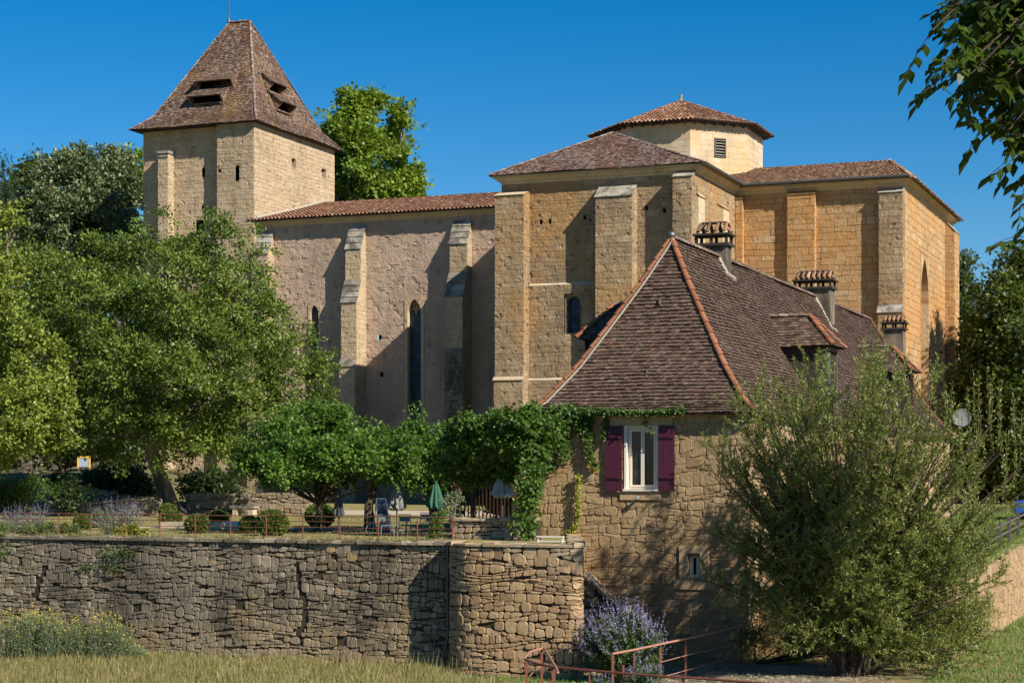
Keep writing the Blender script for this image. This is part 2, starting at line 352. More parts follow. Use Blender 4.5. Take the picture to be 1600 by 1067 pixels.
def wall(mb, p0, p1, z0, z1, sty=None, holes=(), keep=1.0, mat=0, base=1):
    Pf, L = plane(p0, p1)
    us = sorted({0, L, *[min(max(h[0], 0), L) for h in holes], *[min(max(h[1], 0), L) for h in holes]})
    zs = sorted({z0, z1, *[min(max(h[2], z0), z1) for h in holes], *[min(max(h[3], z0), z1) for h in holes]})
    for a, b in zip(us, us[1:]):
        for c, d in zip(zs, zs[1:]):
            mu, mz = (a+b)/2, (c+d)/2
            if any(h[0] < mu < h[1] and h[2] < mz < h[3] for h in holes): continue
            mb.quad(Pf(a, c, 0), Pf(b, c, 0), Pf(b, d, 0), Pf(a, d, 0), .5, base)
    if sty: surface(mb, Pf, L, z0, z1, sty, holes, keep, mat)
    return Pf
def block(mb, u0, u1, v0, v1, z0, z1, sty, faces='FR', base=1, mat=0, holesF=(), holesR=(), top=False):
    for k, (a, b, h) in dict(F=((u0, v0), (u1, v0), holesF), R=((u1, v0), (u1, v1), holesR), B=((u1, v1), (u0, v1), ()), L=((u0, v1), (u0, v0), ())).items():
        wall(mb, a, b, z0, z1, sty if k in faces else None, h, base=base, mat=mat)
    if top: mb.quad(G(u0, v0, z1), G(u1, v0, z1), G(u1, v1, z1), G(u0, v1, z1), .5, base)
def buttress(mb, a, b, prof, sty, capmat=2, base=1, mat=0):
    """a->b the foot along the wall seen from outside, prof from the ground up [(z, projection)]"""
    Pf, L = plane(a, b)
    a = np.array(a, float); b = np.array(b, float); d = (b-a)/L; n = np.array([d[1], -d[0]])
    for (za, pa), (zb, pb) in zip(prof, prof[1:]):
        if abs(pa-pb) < 1e-4 and zb > za:
            wall(mb, a+n*pa, b+n*pa, za, zb, sty, base=base, mat=mat)
            wall(mb, b+n*pa, b-n*.05, za, zb, sty if pa > .25 else None, base=mat if pa <= .25 else base, mat=mat)
            wall(mb, a-n*.05, a+n*pa, za, zb, sty if pa > .25 else None, base=mat if pa <= .25 else base, mat=mat)
        elif zb > za+.001:
            ov = .05
            A, B, C, D = Pf(-ov, za-.03, pa+ov), Pf(L+ov, za-.03, pa+ov), Pf(L+ov, zb, pb+.01), Pf(-ov, zb, pb+.01)
            k = max(1, int((zb-za)/.35)); 
            for i in range(k):
                t0, t1 = i/k, (i+1)/k
                P0, P1, P2, P3 = A+(D-A)*t0, B+(C-B)*t0, B+(C-B)*t1, A+(D-A)*t1
                up = Pf(0, 0, .035)-Pf(0, 0, 0)+ZUP*.03
                mb.quad(P0+up, P1+up, P2, P3, None, capmat); mb.quad(P0-up*.5, P1-up*.5, P1+up, P0+up, .2, capmat)
            for s in (0, L):
                mb.add([Pf(s, za, -.05), Pf(s, za, pa), Pf(s, zb, pb), Pf(s, zb, -.05)], [(0, 1, 2, 3)], .5, mat)
def arch_pts(w, z0, zs, kind='pointed', n=8):
    """outline of an opening centred on 0: bottom left, up, over, bottom right"""
    pts = [(-w/2, z0), (-w/2, zs)]
    if kind == 'pointed':
        R_ = w*1.05
        a0 = math.acos((R_-w/2)/R_)
        for i in range(1, n+1): a = a0*i/n; pts.append((-w/2+R_-R_*math.cos(a), zs+R_*math.sin(a)))
        for i in range(n-1, -1, -1): a = a0*i/n; pts.append((w/2-R_+R_*math.cos(a), zs+R_*math.sin(a)))
    elif kind == 'round':
        for i in range(1, 2*n+1): a = math.pi*i/(2*n); pts.append((-w/2*math.cos(a), zs+w/2*math.sin(a)))
    else: pts.append((w/2, zs))
    pts.append((w/2, z0)); return pts
def arched_window(parent, Pf, cx, w, z0, zs, kind, band=.16, depth_=.35, framemat='cornice', glass='leadglass', bars=True, tracery=False, name='window'):
    """surround with a reveal as the frame, glass behind; returns the rectangle left out of the wall"""
    pts = arch_pts(w, z0, zs, kind); top = max(p[1] for p in pts); W2 = w/2+band; T = top+band; B = z0-band*.4
    out = []
    for (x, z) in pts:
        if z <= zs+1e-6: out.append((-W2 if x < 0 else W2, B if z <= z0+1e-6 else z))
        else:
            fx, fz = x/(w/2), (z-zs)/(top-zs)
            out.append((W2*fx/max(abs(fx), fz, .0001) if fz < abs(fx)*1 else W2*fx/max(fz, .0001)*1.0, 0))
            sc = 1/max(abs(fx), fz); out[-1] = (max(-W2, min(W2, fx*sc*W2)), zs+min(1, fz*sc)*(T-zs))
    pr = .04
    f = MB(); n = len(pts)
    for i in range(n-1):
        (x0, a0), (x1, a1), (X0, A0), (X1, A1) = pts[i], pts[i+1], out[i], out[i+1]
        f.quad(Pf(cx+X0, A0, pr), Pf(cx+x0, a0, pr), Pf(cx+x1, a1, pr), Pf(cx+X1, A1, pr), None)
        f.quad(Pf(cx+x0, a0, pr), Pf(cx+x0, a0, -depth_), Pf(cx+x1, a1, -depth_), Pf(cx+x1, a1, pr), None)
        f.quad(Pf(cx+X0, A0, -.03), Pf(cx+X0, A0, pr), Pf(cx+X1, A1, pr), Pf(cx+X1, A1, -.03), .5)
    f.quad(Pf(cx-w/2, z0, pr), Pf(cx+w/2, z0, pr), Pf(cx+w/2, z0+.05, -depth_), Pf(cx-w/2, z0+.05, -depth_), .8)
    f.quad(Pf(cx-W2, B, pr), Pf(cx+W2, B, pr), Pf(cx+w/2, z0, pr), Pf(cx-w/2, z0, pr), .8)
    f.quad(Pf(cx-W2, B, -.03), Pf(cx+W2, B, -.03), Pf(cx+W2, B, pr), Pf(cx-W2, B, pr), .8)
    g = MB(); gd = -depth_*.75
    g.poly([Pf(cx+x*1.01, z, gd) for x, z in pts], .5)
    if bars:
        zz = z0+.35
        while zz < zs: g.box(Pf(cx-w/2, zz, gd+.002), Pf(w, 0, 0)-Pf(0, 0, 0), (Pf(0, 0, .02)-Pf(0, 0, 0)), ZUP*.035, .5, 1); zz += rnd(.75, .85)
    if tracery:
        th = .055; e = Pf(0, 0, .08)-Pf(0, 0, 0)
        def arc(cx_, cz_, r, a0, a1, m=10):
            pp = [Pf(cx+cx_+r*math.cos(a0+(a1-a0)*i/m), cz_+r*math.sin(a0+(a1-a0)*i/m), gd+.08) for i in range(m+1)]; f.tube(pp, th*.6, 5, .8)
        q = w/4
        for sx in (-1, 1):
            arc(sx*q-q, zs-.1, 2*q, 0, 1.05); arc(sx*q+q, zs-.1, 2*q, math.pi, math.pi-1.05)
        arc(0, top-w*.42, w*.22, 0, 2*math.pi, 16)
        for a in (0, math.pi/2): f.tube([Pf(cx-w*.2*math.cos(a), top-w*.42-w*.2*math.sin(a), gd+.08), Pf(cx+w*.2*math.cos(a), top-w*.42+w*.2*math.sin(a), gd+.08)], .03, 5, .8)
    wo = f.build(name, M[framemat], parent)
    g.build('glass', [M[glass], M['lead']], wo)
    return (cx-W2+.02, cx+W2-.02, B+.02, T-.02)

def face_fun(A, B, C, D, prof=None):
    """A,B eave ends, D,C the upper ends; prof maps t to (run, rise) fractions"""
    A, B, C, D = (np.array(q, float) for q in (A, B, C, D))
    pf = prof or (lambda t: (t, t))
    def mk(P, Q):
        def f(t):
            r, h = pf(t); return np.array([P[0]+(Q[0]-P[0])*r, P[1]+(Q[1]-P[1])*r, P[2]+(Q[2]-P[2])*h])
        return f
    return mk(A, D), mk(B, C)
def flat_tiles(mb, L, Rr, n, tw, th, tone=None, mat=0, under=None):
    e = nrm(Rr(0)-L(0)); par = 0
    for i in range(n):
        t0, t1 = i/n, (i+1)/n
        L0, R0, L1, R1 = L(t0), Rr(t0), L(t1), Rr(t1)
        up = L1-L0; up = nrm(up-e*np.dot(up, e)); N = nrm(np.cross(e, up))
        if N[2] < 0: N = -N
        s = lambda P: float(np.dot(P, e))
        a0, b0, a1, b1 = s(L0), s(R0), s(L1), s(R1)
        if under is not None: mb.quad(L0-N*.03, R0-N*.03, R1-N*.03, L1-N*.03, .5, under)
        k = math.floor(min(a0, a1)/tw)-1; off = (i % 2)*tw*.5+rnd(-.02, .02)
        sag = 0
        while True:
            x0 = k*tw+off; x1 = x0+tw-.006; k += 1
            if x0 > max(b0, b1): break
            p0, p1 = min(max(x0, a0), b0), min(max(x1, a0), b0); q0, q1 = min(max(x0, a1), b1), min(max(x1, a1), b1)
            if p1-p0 < .01 and q1-q0 < .01: continue
            j = rnd(-.3, .5)*th; j2 = j+rnd(-.2, .2)*th; dn = rnd(-.012, .012)+(rnd(.02, .06) if random.random() < .012 else 0); wb = N*.022*(math.sin(L0[2]*2.1+k*tw*.9)+math.sin(L0[2]*1.1-k*tw*.53+L0[0]*.2))
            P0, P1 = L0+e*(p0-a0)+N*(th+j)-up*(.02+dn), L0+e*(p1-a0)+N*(th+j2)-up*(.02+dn)
            Q0, Q1 = L1+e*(q0-a1)+N*.1*th, L1+e*(q1-a1)+N*.1*th
            t = random.random() if tone is None else tone()
            P0, P1, Q0, Q1 = P0+wb, P1+wb, Q0+wb, Q1+wb
            mb.add([P0, P1, Q1, Q0, P0-N*th*1.1, P1-N*th*1.1], [(0, 1, 2, 3), (4, 5, 1, 0)], t, mat)
def canal_tiles(mb, L, Rr, tw=.24, tl=.38, mat=0, under=1, seg=4, eave=.12, tone=None):
    e = nrm(Rr(0)-L(0)); L0, R0, L1, R1 = L(0), Rr(0), L(1), Rr(1)
    up = L1-L0; up = up-e*np.dot(up, e); H = np.linalg.norm(up); up = up/H; N = nrm(np.cross(e, up))
    if N[2] < 0: N = -N
    s = lambda P: float(np.dot(P, e)); a0, b0, a1, b1 = s(L0), s(R0), s(L1), s(R1)
    mb.quad(L0, R0, R1, L1, .3, under)
    org = L0-e*a0
    ncol = int((b0-a0)/tw); nr = int(H/tl)+1
    for k in range(ncol+1):
        x = a0+(k+.5)*tw+rnd(-.01, .01)
        if x > b0: break
        for i in range(nr):
            y0 = i*tl-(eave if i == 0 else 0)+rnd(-.02, .02); y1 = (i+1)*tl+.05
            t = min(1, max(0, (i+.3)*tl/H))
            la, lb = a0+(a1-a0)*t, b0+(b1-b0)*t
            if x < la-.05 or x > lb+.05 or y0 > H: continue
            y1 = min(y1, H)
            r0, r1 = tw*.46, tw*.38; l0, l1 = .045, .015; sk = rnd(-.012, .012)
            vs = []
            for (y, r, l, dx) in ((y0, r0, l0, 0), (y1, r1, l1, sk)):
                for q in range(seg+1):
                    an = math.pi*q/seg
                    vs.append(org+e*(x+dx-r*math.cos(an))+up*y+N*(l+r*.85*math.sin(an)))
            m_ = seg+1
            mb.add(vs, [(q, q+1, m_+q+1, m_+q) for q in range(seg)], random.random() if tone is None else tone(), mat)
            if i == 0: mb.add([vs[q] for q in range(m_)], [tuple(range(m_))], .0, under)
def caps(mb, pts, r=.11, ln=.38, mat=0, tone=None, lift=.02, seg=6, flat=1.0):
    """half-round tiles along a line, each overlapping the next"""
    pts = [np.array(p, float) for p in pts]
    cum = [0]
    for a, b in zip(pts, pts[1:]): cum.append(cum[-1]+np.linalg.norm(b-a))
    def at(s):
        s = min(max(s, 0), cum[-1])
        for i in range(len(pts)-1):
            if s <= cum[i+1]+1e-9: return pts[i]+(pts[i+1]-pts[i])*((s-cum[i])/(cum[i+1]-cum[i]))
        return pts[-1]
    n = max(1, int(cum[-1]/ln)); l = cum[-1]/n
    for i in range(n):
        a, b = at(i*l), at(min(cum[-1], (i+1)*l+.03)); d = nrm(b-a)
        side = nrm(np.cross(d, ZUP)); up = nrm(np.cross(side, d)); vs = []
        for (p, rr, lf) in ((a, r, lift+.025), (b, r*.86, lift)):
            for q in range(seg+1):
                an = math.pi*q/seg; vs.append(p+side*(rr*math.cos(an))+up*(lf+flat*rr*.9*math.sin(an)-.03))
        m_ = seg+1
        mb.add(vs, [(q, q+1, m_+q+1, m_+q) for q in range(seg)]+[tuple(range(m_))], random.random() if tone is None else tone(), mat)

# ------------------------------------------------------------------ the abbey church
v0 = toUV(287/F*100, 100)[1]; uR = toUV(287/F*100, 100)[0]; uL = u_at(784, v0)
ctr = thing('abbey_church', G((uR-12), v0+8, 0), 'large ochre stone abbey church with a pyramid roofed bell tower, long nave and octagonal lantern', 'church')
vC = v_at(1150, uR); uC = u_at(1413, vC)
zT = z_at(271, 100)                                # transept wall top
zC = 17.83; WC = 18.5; vCb = vC+WC
print('church', uR, uL, v0, 'choir', vC, uC, zC, 'zT', zT)
# --- transept
tr = MB(); v1 = v0+WC+9
cx = u_at(897, v0)-uL; zw0, zwt = z_at(520, depth(uL+cx, v0)), z_at(463, depth(uL+cx, v0))
Pf, _ = plane((uL, v0), (uR, v0)); wwid = .78
holeT = arched_window(ctr, Pf, cx, wwid, zw0, zwt-wwid*.5, 'round', band=.14, framemat='ashlar')
put = []
for px, py in ((845, 347), (859, 346), (1010, 325), (1038, 329), (868, 585), (989, 382), (914, 340)):
    Yh = depth(uL+(u_at(px, v0)-uL), v0); zz = z_at(py, Yh); uu = u_at(px, v0)-uL; hh = .75 if px == 989 else .26
    put.append((uu-.09, uu+.09, zz-hh/2, zz+hh/2))
wall(tr, (uL, v0), (uR, v0), 0, zT, 'small', [holeT]+put)
wall(tr, (uR, v0), (uR, v1), 0, zT, 'fine', base=0)
wall(tr, (uL, v1), (uL, v0), 0, zT, 'small'); wall(tr, (uR, v1), (uL, v1), 0, zT)
for h in put: 
    Pf, _ = plane((uL, v0), (uR, v0)); tr.box(Pf(h[0], h[2], -.3), Pf(h[1]-h[0], 0, 0)-Pf(0, 0, 0), Pf(0, 0, .05)-Pf(0, 0, 0), ZUP*(h[3]-h[2]), .5, 3)
    tr.quad(Pf(h[0], h[2], -.3), Pf(h[0], h[2], 0), Pf(h[0], h[3], 0), Pf(h[0], h[3], -.3), .2, 1); tr.quad(Pf(h[0], h[2], -.3), Pf(h[1], h[2], -.3), Pf(h[1], h[2], 0), Pf(h[0], h[2], 0), .2, 1)
tr.build('transept_wall', [M['ashlar'], M['mortar'], M['cap'], M['hole']], ctr)
# plinth thickenings between the buttresses
lg = MB(); zl1, zl2 = z_at(440, 101), z_at(591, 101)
def buttr_at(pa, pb, prof, sty='ashlar', vw=None, mats=('ashlar', 'mortar', 'cap'), side_=0):
    b = MB(); vw = v0 if vw is None else vw
    buttress(b, (u_at(pa, vw), vw), (u_at(pb, vw), vw), prof, sty)
    return b.build('buttress', [M[m] for m in mats], ctr)
pj = .85
buttr_at(783, 828, [(0, 1.1), (zl2, 1.1), (zl2+.2, .95), (z_at(292, 100), .95), (z_at(285, 100), .3)], mats=('ashlar', 'mortar', 'pale'))
buttr_at(938, 995, [(0, 1.05), (zl2, 1.05), (zl2+.2, .85), (z_at(303, 100), .85), (z_at(284, 100), .1)], mats=('ashlar', 'mortar', 'cap'))
buttr_at(1057, 1087, [(0, .9), (zl2, .9), (zl2+.2, .75), (z_at(278, 100), .75), (z_at(268, 100), .1)], mats=('ashlar', 'mortar', 'cap'))
# thicker lower walls
for (pa, pb) in ((828, 938),):
    b = MB(); ua, ub = u_at(pa, v0), u_at(pb, v0); h2 = [(holeT[0]+uL-ua-.03, holeT[1]+uL-ua+.03, holeT[2]-.03, holeT[3]+.03)]
    wall(b, (ua, v0-.16), (ub, v0-.16), 0, zl1, 'small', h2)
    for z in (zl1,): b.quad(G(ua, v0-.18, z), G(ub, v0-.18, z), G(ub, v0+.05, z+.16), G(ua, v0+.05, z+.16), .6, 2)
    wall(b, (ua, v0-.32), (ub, v0-.32), 0, zl2, 'small'); b.quad(G(ua, v0-.34, zl2), G(ub, v0-.34, zl2), G(ub, v0-.1, zl2+.16), G(ua, v0-.1, zl2+.16), .6, 2)
    b.build('lower_wall_course', [M['ashlar'], M['mortar'], M['pale']], ctr)
b = MB(); ua, ub = u_at(993, v0), u_at(1057, v0)
wall(b, (ua, v0-.3), (ub, v0-.3), 0, zl2, 'small'); b.quad(G(ua, v0-.32, zl2), G(ub, v0-.32, zl2), G(ub, v0+.05, zl2+.2), G(ua, v0+.05, zl2+.2), .6, 2)
b.build('lower_wall_course', [M['ashlar'], M['mortar'], M['pale']], ctr)
# pilaster on the bright right flank
b = MB(); va = v_at(1120, uR); buttress(b, (uR, v0+.05), (uR, v0+1.3), [(0, .14), (zT-1.2, .14), (zT-1.0, .02)], 'fine'); b.build('buttress', [M['pale'], M['pale'], M['pale']], ctr)
b = MB(); buttress(b, (uR, va), (uR, va+1.25), [(0, .38), (zT-1.3, .38), (zT-1.0, .02)], 'fine'); b.build('buttress', [M['pale'], M['pale'], M['pale']], ctr)

def cornice(path, z, h, out, name='cornice', mat='cornice', parent=None):
    """moulded band along a list of (u,v) corners seen from outside, left to right"""
    b = MB(); prof = [(0, .02), (h*.3, .05), (h*.35, out*.45), (h*.6, out*.6), (h*.65, out*.95), (h, out)]
    pts = [np.array(p, float) for p in path]
    offs = []
    for i, p in enumerate(pts):
        ns = []
        if i > 0: d = nrm(pts[i]-pts[i-1]); ns.append(np.array([d[1], -d[0]]))
        if i < len(pts)-1: d = nrm(pts[i+1]-pts[i]); ns.append(np.array([d[1], -d[0]]))
        m = ns[0] if len(ns) == 1 else (ns[0]+ns[1])/(1+float(np.dot(ns[0], ns[1]))); offs.append(m)
    for i in range(len(pts)-1):
        for (ha, oa), (hb, ob) in zip(prof, prof[1:]):
            b.quad(G(*(pts[i]+offs[i]*oa), z+ha), G(*(pts[i+1]+offs[i+1]*oa), z+ha), G(*(pts[i+1]+offs[i+1]*ob), z+hb), G(*(pts[i]+offs[i]*ob), z+hb), .5+rnd(-.1, .1))
        b.quad(G(*(pts[i]+offs[i]*out), z+h), G(*(pts[i+1]+offs[i+1]*out), z+h), G(*(pts[i+1]-offs[i+1]*.1), z+h+.02), G(*(pts[i]-offs[i]*.1), z+h+.02), .4)
    return b.build(name, M[mat], parent or ctr)
cornice([(uL, v0+12), (uL, v0), (uR, v0), (uR, vC), (uC, vC), (uC, vCb), (uC-8, vCb)], zT, .5, .42)
# --- transept roof: hipped, flat tiles
rf = MB(); ov = .55; uM = (uL+uR)/2; vap = v_at(957, uM); zap = z_at(208, depth(uM, vap)); ze = zT+.5
A, B, T = G(uL-ov, v0-ov, ze), G(uR+ov, v0-ov, ze), G(uM, vap, zap); T2 = G(uM, v0+18, zap); B2 = G(uR+ov, v0+18, ze); A2 = G(uL-ov, v0+18, ze)
print('transept apex', vap-v0, zap, ze, 'half width', (uR-uL)/2)
for (P, Q, C_, D_) in ((A, B, T, T), (B, B2, T2, T), (A2, A, T, T2)):
    L_, R_ = face_fun(P, Q, C_, D_); flat_tiles(rf, L_, R_, 46, .2, .028, under=1)
caps(rf, [A, T], .1, .35, 2); caps(rf, [B, T], .1, .35, 2); caps(rf, [T, T2], .1, .35, 2)
for (P, Q) in ((A, B), (B, B2), (A2, A)): rf.quad(P-ZUP*.06, Q-ZUP*.06, Q+ZUP*.02, P+ZUP*.02, .3, 1)
rt = rf.build('transept_roof', [M['redtile'], M['under'], M['ridge']], ctr)
gt = MB(); gt.tube([G(uR+ov+.08, v0-.4, ze-.02), G(uR+ov+.08, vC-ov-.1, ze-.02)], .09, 8); gt.tube([G(uR+ov, vC-ov-.08, ze-.02), G(uC+.4, vC-ov-.08, ze-.02)], .09, 8)
gt.tube([G(uR-.5, vC-ov-.1, ze-.02), G(uR+ov, vC-ov-.08, ze-.02)], .09, 8)
udp = u_at(1231, vC-.5); gt.tube([G(udp, vC-ov-.08, ze-.05), G(udp, vC-.55, ze-.35), G(udp, vC-.12, ze-.9), G(udp, vC-.12, .2)], .07, 8)
gt.build('gutter', M['lead'], ctr)
# --- choir
ch = MB(); cxr = v_at(1444, uC)-vC; ww = 2.9; Yw = depth(uC, vC+cxr); zt_ = z_at(405, Yw)
Pf, _ = plane((uC, vC), (uC, vCb)); hC = arched_window(ctr, Pf, cxr, ww, 4.0, zt_-ww*.88, 'pointed', band=.14, depth_=1.6, framemat='orange', glass='orange', bars=False, name='blind_window')
wall(ch, (uR, vC), (uC, vC), 0, zT+.05, 'choir'); wall(ch, (uC, vC), (uC, vCb), 0, zT+.05, 'choir', [hC]); wall(ch, (uC, vCb), (uR, vCb), 0, zC); wall(ch, (uR, vCb), (uR, vC), 0, zC)
ch.build('choir_wall', [M['orange'], M['mortar_o'], M['cap']], ctr)
zs_ = z_at(489, depth(uC, vC))
for (pa, pb, top, pr, wid) in ((1151, 1162, 312, .3, 0), (1232, 1275, 306, .35, 0), (1375, 1413, 303, .45, 1)):
    b = MB(); zt2 = z_at(top, depth(u_at(pa, vC), vC)); prof = [(0, pr), (zt2, pr), (zt2+.25, .02)]
    if wid: prof = [(0, pr+.22), (zs_, pr+.22), (zs_+.45, pr)]+prof[1:]
    buttress(b, (u_at(pa, vC), vC), (u_at(pb, vC), vC), prof, 'choir'); b.build('buttress', [M['orange' if not wid else 'ashlar'], M['mortar_o' if not wid else 'mortar'], M['cap' if wid else 'orange']], ctr)
b = MB(); vb = v_at(1476, uC); buttress(b, (uC, vb), (uC, min(vCb, vb+2.0)), [(0, 1.0), (6, 1.0), (6.5, .62), (z_at(362, depth(uC, vb)), .62), (z_at(346, depth(uC, vb)), .1)], 'choir'); b.build('buttress', [M['orange'], M['mortar_o'], M['pale']], ctr)
rf = MB(); vm = (vC+vCb)/2; ua_ = u_at(1392, vm); za_ = z_at(253, depth(ua_, vm)); ze2 = zC+.52
print('choir ridge', za_, ze2, ua_, uC, 'vb', vb, vCb)
A, B, C_, D_ = G(uR-2, vC-ov, ze2), G(uC+ov, vC-ov, ze2), G(ua_, vm, za_), G(uR-6, vm, za_)
L_, R_ = face_fun(A, B, C_, D_); canal_tiles(rf, L_, R_, .27, .42)
L_, R_ = face_fun(B, G(uC+ov, vCb+ov, ze2), C_, C_); canal_tiles(rf, L_, R_, .27, .42)
L_, R_ = face_fun(G(uC+ov, vCb+ov, ze2), G(uR-2, vCb+ov, ze2), D_, C_); rf.quad(L_(0), R_(0), R_(1), L_(1), .4, 0)
caps(rf, [B, C_], .14, .4, 0); caps(rf, [C_, D_], .14, .4, 0)
rf.build('choir_roof', [M['canal2'], M['under']], ctr)
# --- octagonal lantern
oc = MB(); wo = 4.7*100/100; uo = -3.3
bst = 1e9
for vt in np.linspace(v0+6, v0+16, 60):
    ut = u_at(1076, vt)
    for wt in np.linspace(3, 6, 60):
        f_ = lambda u, v: CXP+F*(u*c_+v*s_)/depth(u, v)
        er = abs(f_(ut+.707*wt, vt+.707*wt)-1166)+abs(f_(ut+.707*wt, vt+1.707*wt)-1195)
        if er < bst: bst = er; u1o, v1o, wo = ut, vt, wt
print('lantern', u1o, v1o-v0, wo, bst)
wo *= .95; u1o += .1; apo = wo*1.2071; uc, vc = u1o-wo/2, v1o+apo
Ro = apo/math.cos(math.pi/8); zo = z_at(190, depth(u1o, v1o)); zo0 = zT-1
cor = [(uc+Ro*math.cos(a), vc+Ro*math.sin(a)) for a in [math.radians(-112.5+45*k) for k in range(8)]]
holeO = {}
for k in range(8):
    a, b2 = cor[k], cor[(k+1) % 8]
    hs_ = []
    if k == 1:
        L8 = math.dist(a, b2); zl0, zl3 = z_at(241, depth(*a)), z_at(214, depth(*a)); hx = L8*.52
        hs_ = [(hx-.36, hx+.36, zl0, zl3)]; louv = (a, b2, hx, zl0, zl3)
    wall(oc, a, b2, zo0, zo, 'fine', hs_, base=0)
oc.build('lantern_wall', [M['pale'], M['mortar']], ctr)
Pf, _ = plane(louv[0], louv[1]); hx, zl0, zl3 = louv[2:]
lf = MB(); ex = Pf(1, 0, 0)-Pf(0, 0, 0); ey = Pf(0, 0, 1)-Pf(0, 0, 0)
for (x, z, wx, hz) in ((hx-.4, zl0-.05, .08, zl3-zl0+.1), (hx+.32, zl0-.05, .08, zl3-zl0+.1), (hx-.4, zl3-.03, .8, .08), (hx-.42, zl0-.08, .84, .08)):
    lf.box(Pf(x, z, -.1), ex*wx, ey*.16, ZUP*hz, .5)
lw = lf.build('louvred_window', M['wood'], ctr)
ls = MB(); nsl = 6
for i in range(nsl):
    z = zl0+(i+.35)*(zl3-zl0)/nsl; ls.prism([Pf(hx-.33, z+.13, -.22), Pf(hx-.33, z, .04), Pf(hx-.33, z+.025, .04), Pf(hx-.33, z+.155, -.22)], ex*.66, .5)
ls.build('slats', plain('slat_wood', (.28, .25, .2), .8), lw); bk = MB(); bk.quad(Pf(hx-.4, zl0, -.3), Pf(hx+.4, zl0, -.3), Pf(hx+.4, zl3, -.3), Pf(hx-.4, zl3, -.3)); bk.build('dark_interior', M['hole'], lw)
rf = MB(); ovo = .6; ap = G(uc, vc, z_at(159, depth(uc, vc))); zeo = zo+.02
ec = [G(uc+(Ro+ovo)*math.cos(a), vc+(Ro+ovo)*math.sin(a), zeo) for a in [math.radians(-112.5+45*k) for k in range(8)]]
wc = [G(*c, zo-.05) for c in cor]
for k in range(8):
    k2 = (k+1) % 8; L_, R_ = face_fun(ec[k], ec[k2], ap, ap); canal_tiles(rf, L_, R_, .27, .42, tone=lambda: rnd(.1, .95)); caps(rf, [ec[k], ap], .12, .4, 0)
    rf.quad(wc[k], wc[k2], ec[k2], ec[k], .3, 1)
    for q in range(6):
        t = (q+.5)/6; P = wc[k]+(wc[k2]-wc[k])*t; Q = ec[k]+(ec[k2]-ec[k])*t; d = nrm(ec[k2]-ec[k]); rf.box(P-d*.05-ZUP*.1, d*.1, (Q-P)*.9, ZUP*.1, .5, 2)
ro = rf.build('lantern_roof', [M['canal'], M['under'], M['wood']], ctr)
fn = MB(); fn.lathe(ap, [(.25, -.1), (.22, .04), (.1, .1), (.09, .32), (.12, .34), (.12, .4), (.02, .44)], 10); fn.build('finial', M['cap'], ro)
# --- nave
vN = vC+.2; uT = u_at(397, vN); zN = z_at(330, depth(uL, vN)); zN0 = zN
nv = MB(); nholes = []
Pf, NL = plane((uT-1, vN), (uL+.5, vN)); X = lambda px: u_at(px, vN)-(uT-1)
def zn(px, py): return z_at(py, depth(u_at(px, vN), vN))
w1 = X(658)-X(637); nholes.append(arched_window(ctr, Pf, X(647.5), w1, zn(647, 665), zn(647, 488), 'pointed', band=.2, depth_=.5, tracery=True, framemat='tower'))
w2 = X(498)-X(485); nholes.append(arched_window(ctr, Pf, X(491.5), w2, zn(491, 580), zn(491, 490), 'pointed', band=.16, depth_=.4, framemat='tower'))
for (px, py) in ((593, 527), (596, 585)):
    nholes.append((X(px)-.14, X(px)+.14, zn(px, py)-.15, zn(px, py)+.15)); h = nholes[-1]
    nv.quad(Pf(h[0], h[2], -.25), Pf(h[1], h[2], -.25), Pf(h[1], h[3], -.25), Pf(h[0], h[3], -.25), 0, 3)
wall(nv, (uT-1, vN), (uL+.5, vN), 0, zN, None, nholes, base=0)
surface(nv, Pf, NL, 0, 8.5, 'plaster', nholes, .75, 2)
surface(nv, Pf, NL, 8.5, zN-.1, 'plaster', nholes, .22, 2)
nv.build('nave_wall', [M['render'], M['render'], M['render'], M['hole']], ctr)
cornice([(uT-.5, vN), (uL+.3, vN)], zN, .35, .3)
rf = MB(); vr = vN+9.3; zr_ = z_at(293, depth(uL, vr)); zen = zN+.36
print('nave', zN, zr_, vr)
L_, R_ = face_fun(G(uT-.2, vN-.55, zen), G(uL-.02, vN-.55, zen), G(uL-.02, vr, zr_), G(uT-.2, vr, zr_)); canal_tiles(rf, L_, R_, .27, .42, tone=lambda: min(1, abs(random.gauss(.45, .28))))
caps(rf, [G(uT, vr, zr_), G(uL, vr, zr_)], .14, .4, 0)
rf.quad(G(uL, vr+9.3, zen), G(uT, vr+9.3, zen), G(uT, vr, zr_), G(uL, vr, zr_), .4, 0)
rf.build('nave_roof', [M['canal'], M['under']], ctr)
b = MB(); wall(b, (uL, vN+18.6), (uT, vN+18.6), 0, zN+.4); b.build('back_wall', [M['render'], M['render']], ctr)
for (pa, pb, rows) in ((548, 572, [(352, .05), (392, .75), (440, .75), (476, 1.35), (562, 1.35), (575, 1.6)]), (710, 737, [(345, .05), (384, .75), (428, .75), (467, 1.45), (780, 1.45)]), (403, 428, [(363, .1), (400, .8), (450, .8), (480, 1.4), (560, 1.4)])):
    prof = [(z_at(py, depth(u_at(pa, vN), vN)), p) for py, p in rows][::-1]; prof = [(0, prof[0][1])]+prof
    b = MB(); buttress(b, (u_at(pa, vN), vN), (u_at(pb, vN), vN), prof, 'ashlar'); bo = b.build('buttress', [M['tower'], M['mortar'], M['cap']], ctr)
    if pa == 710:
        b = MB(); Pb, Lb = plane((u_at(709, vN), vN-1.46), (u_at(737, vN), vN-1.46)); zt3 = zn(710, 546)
        surface(b, Pb, Lb, 0, zt3, 'small'); b.build('blackened_facing', [M['black'], M['black']], bo)
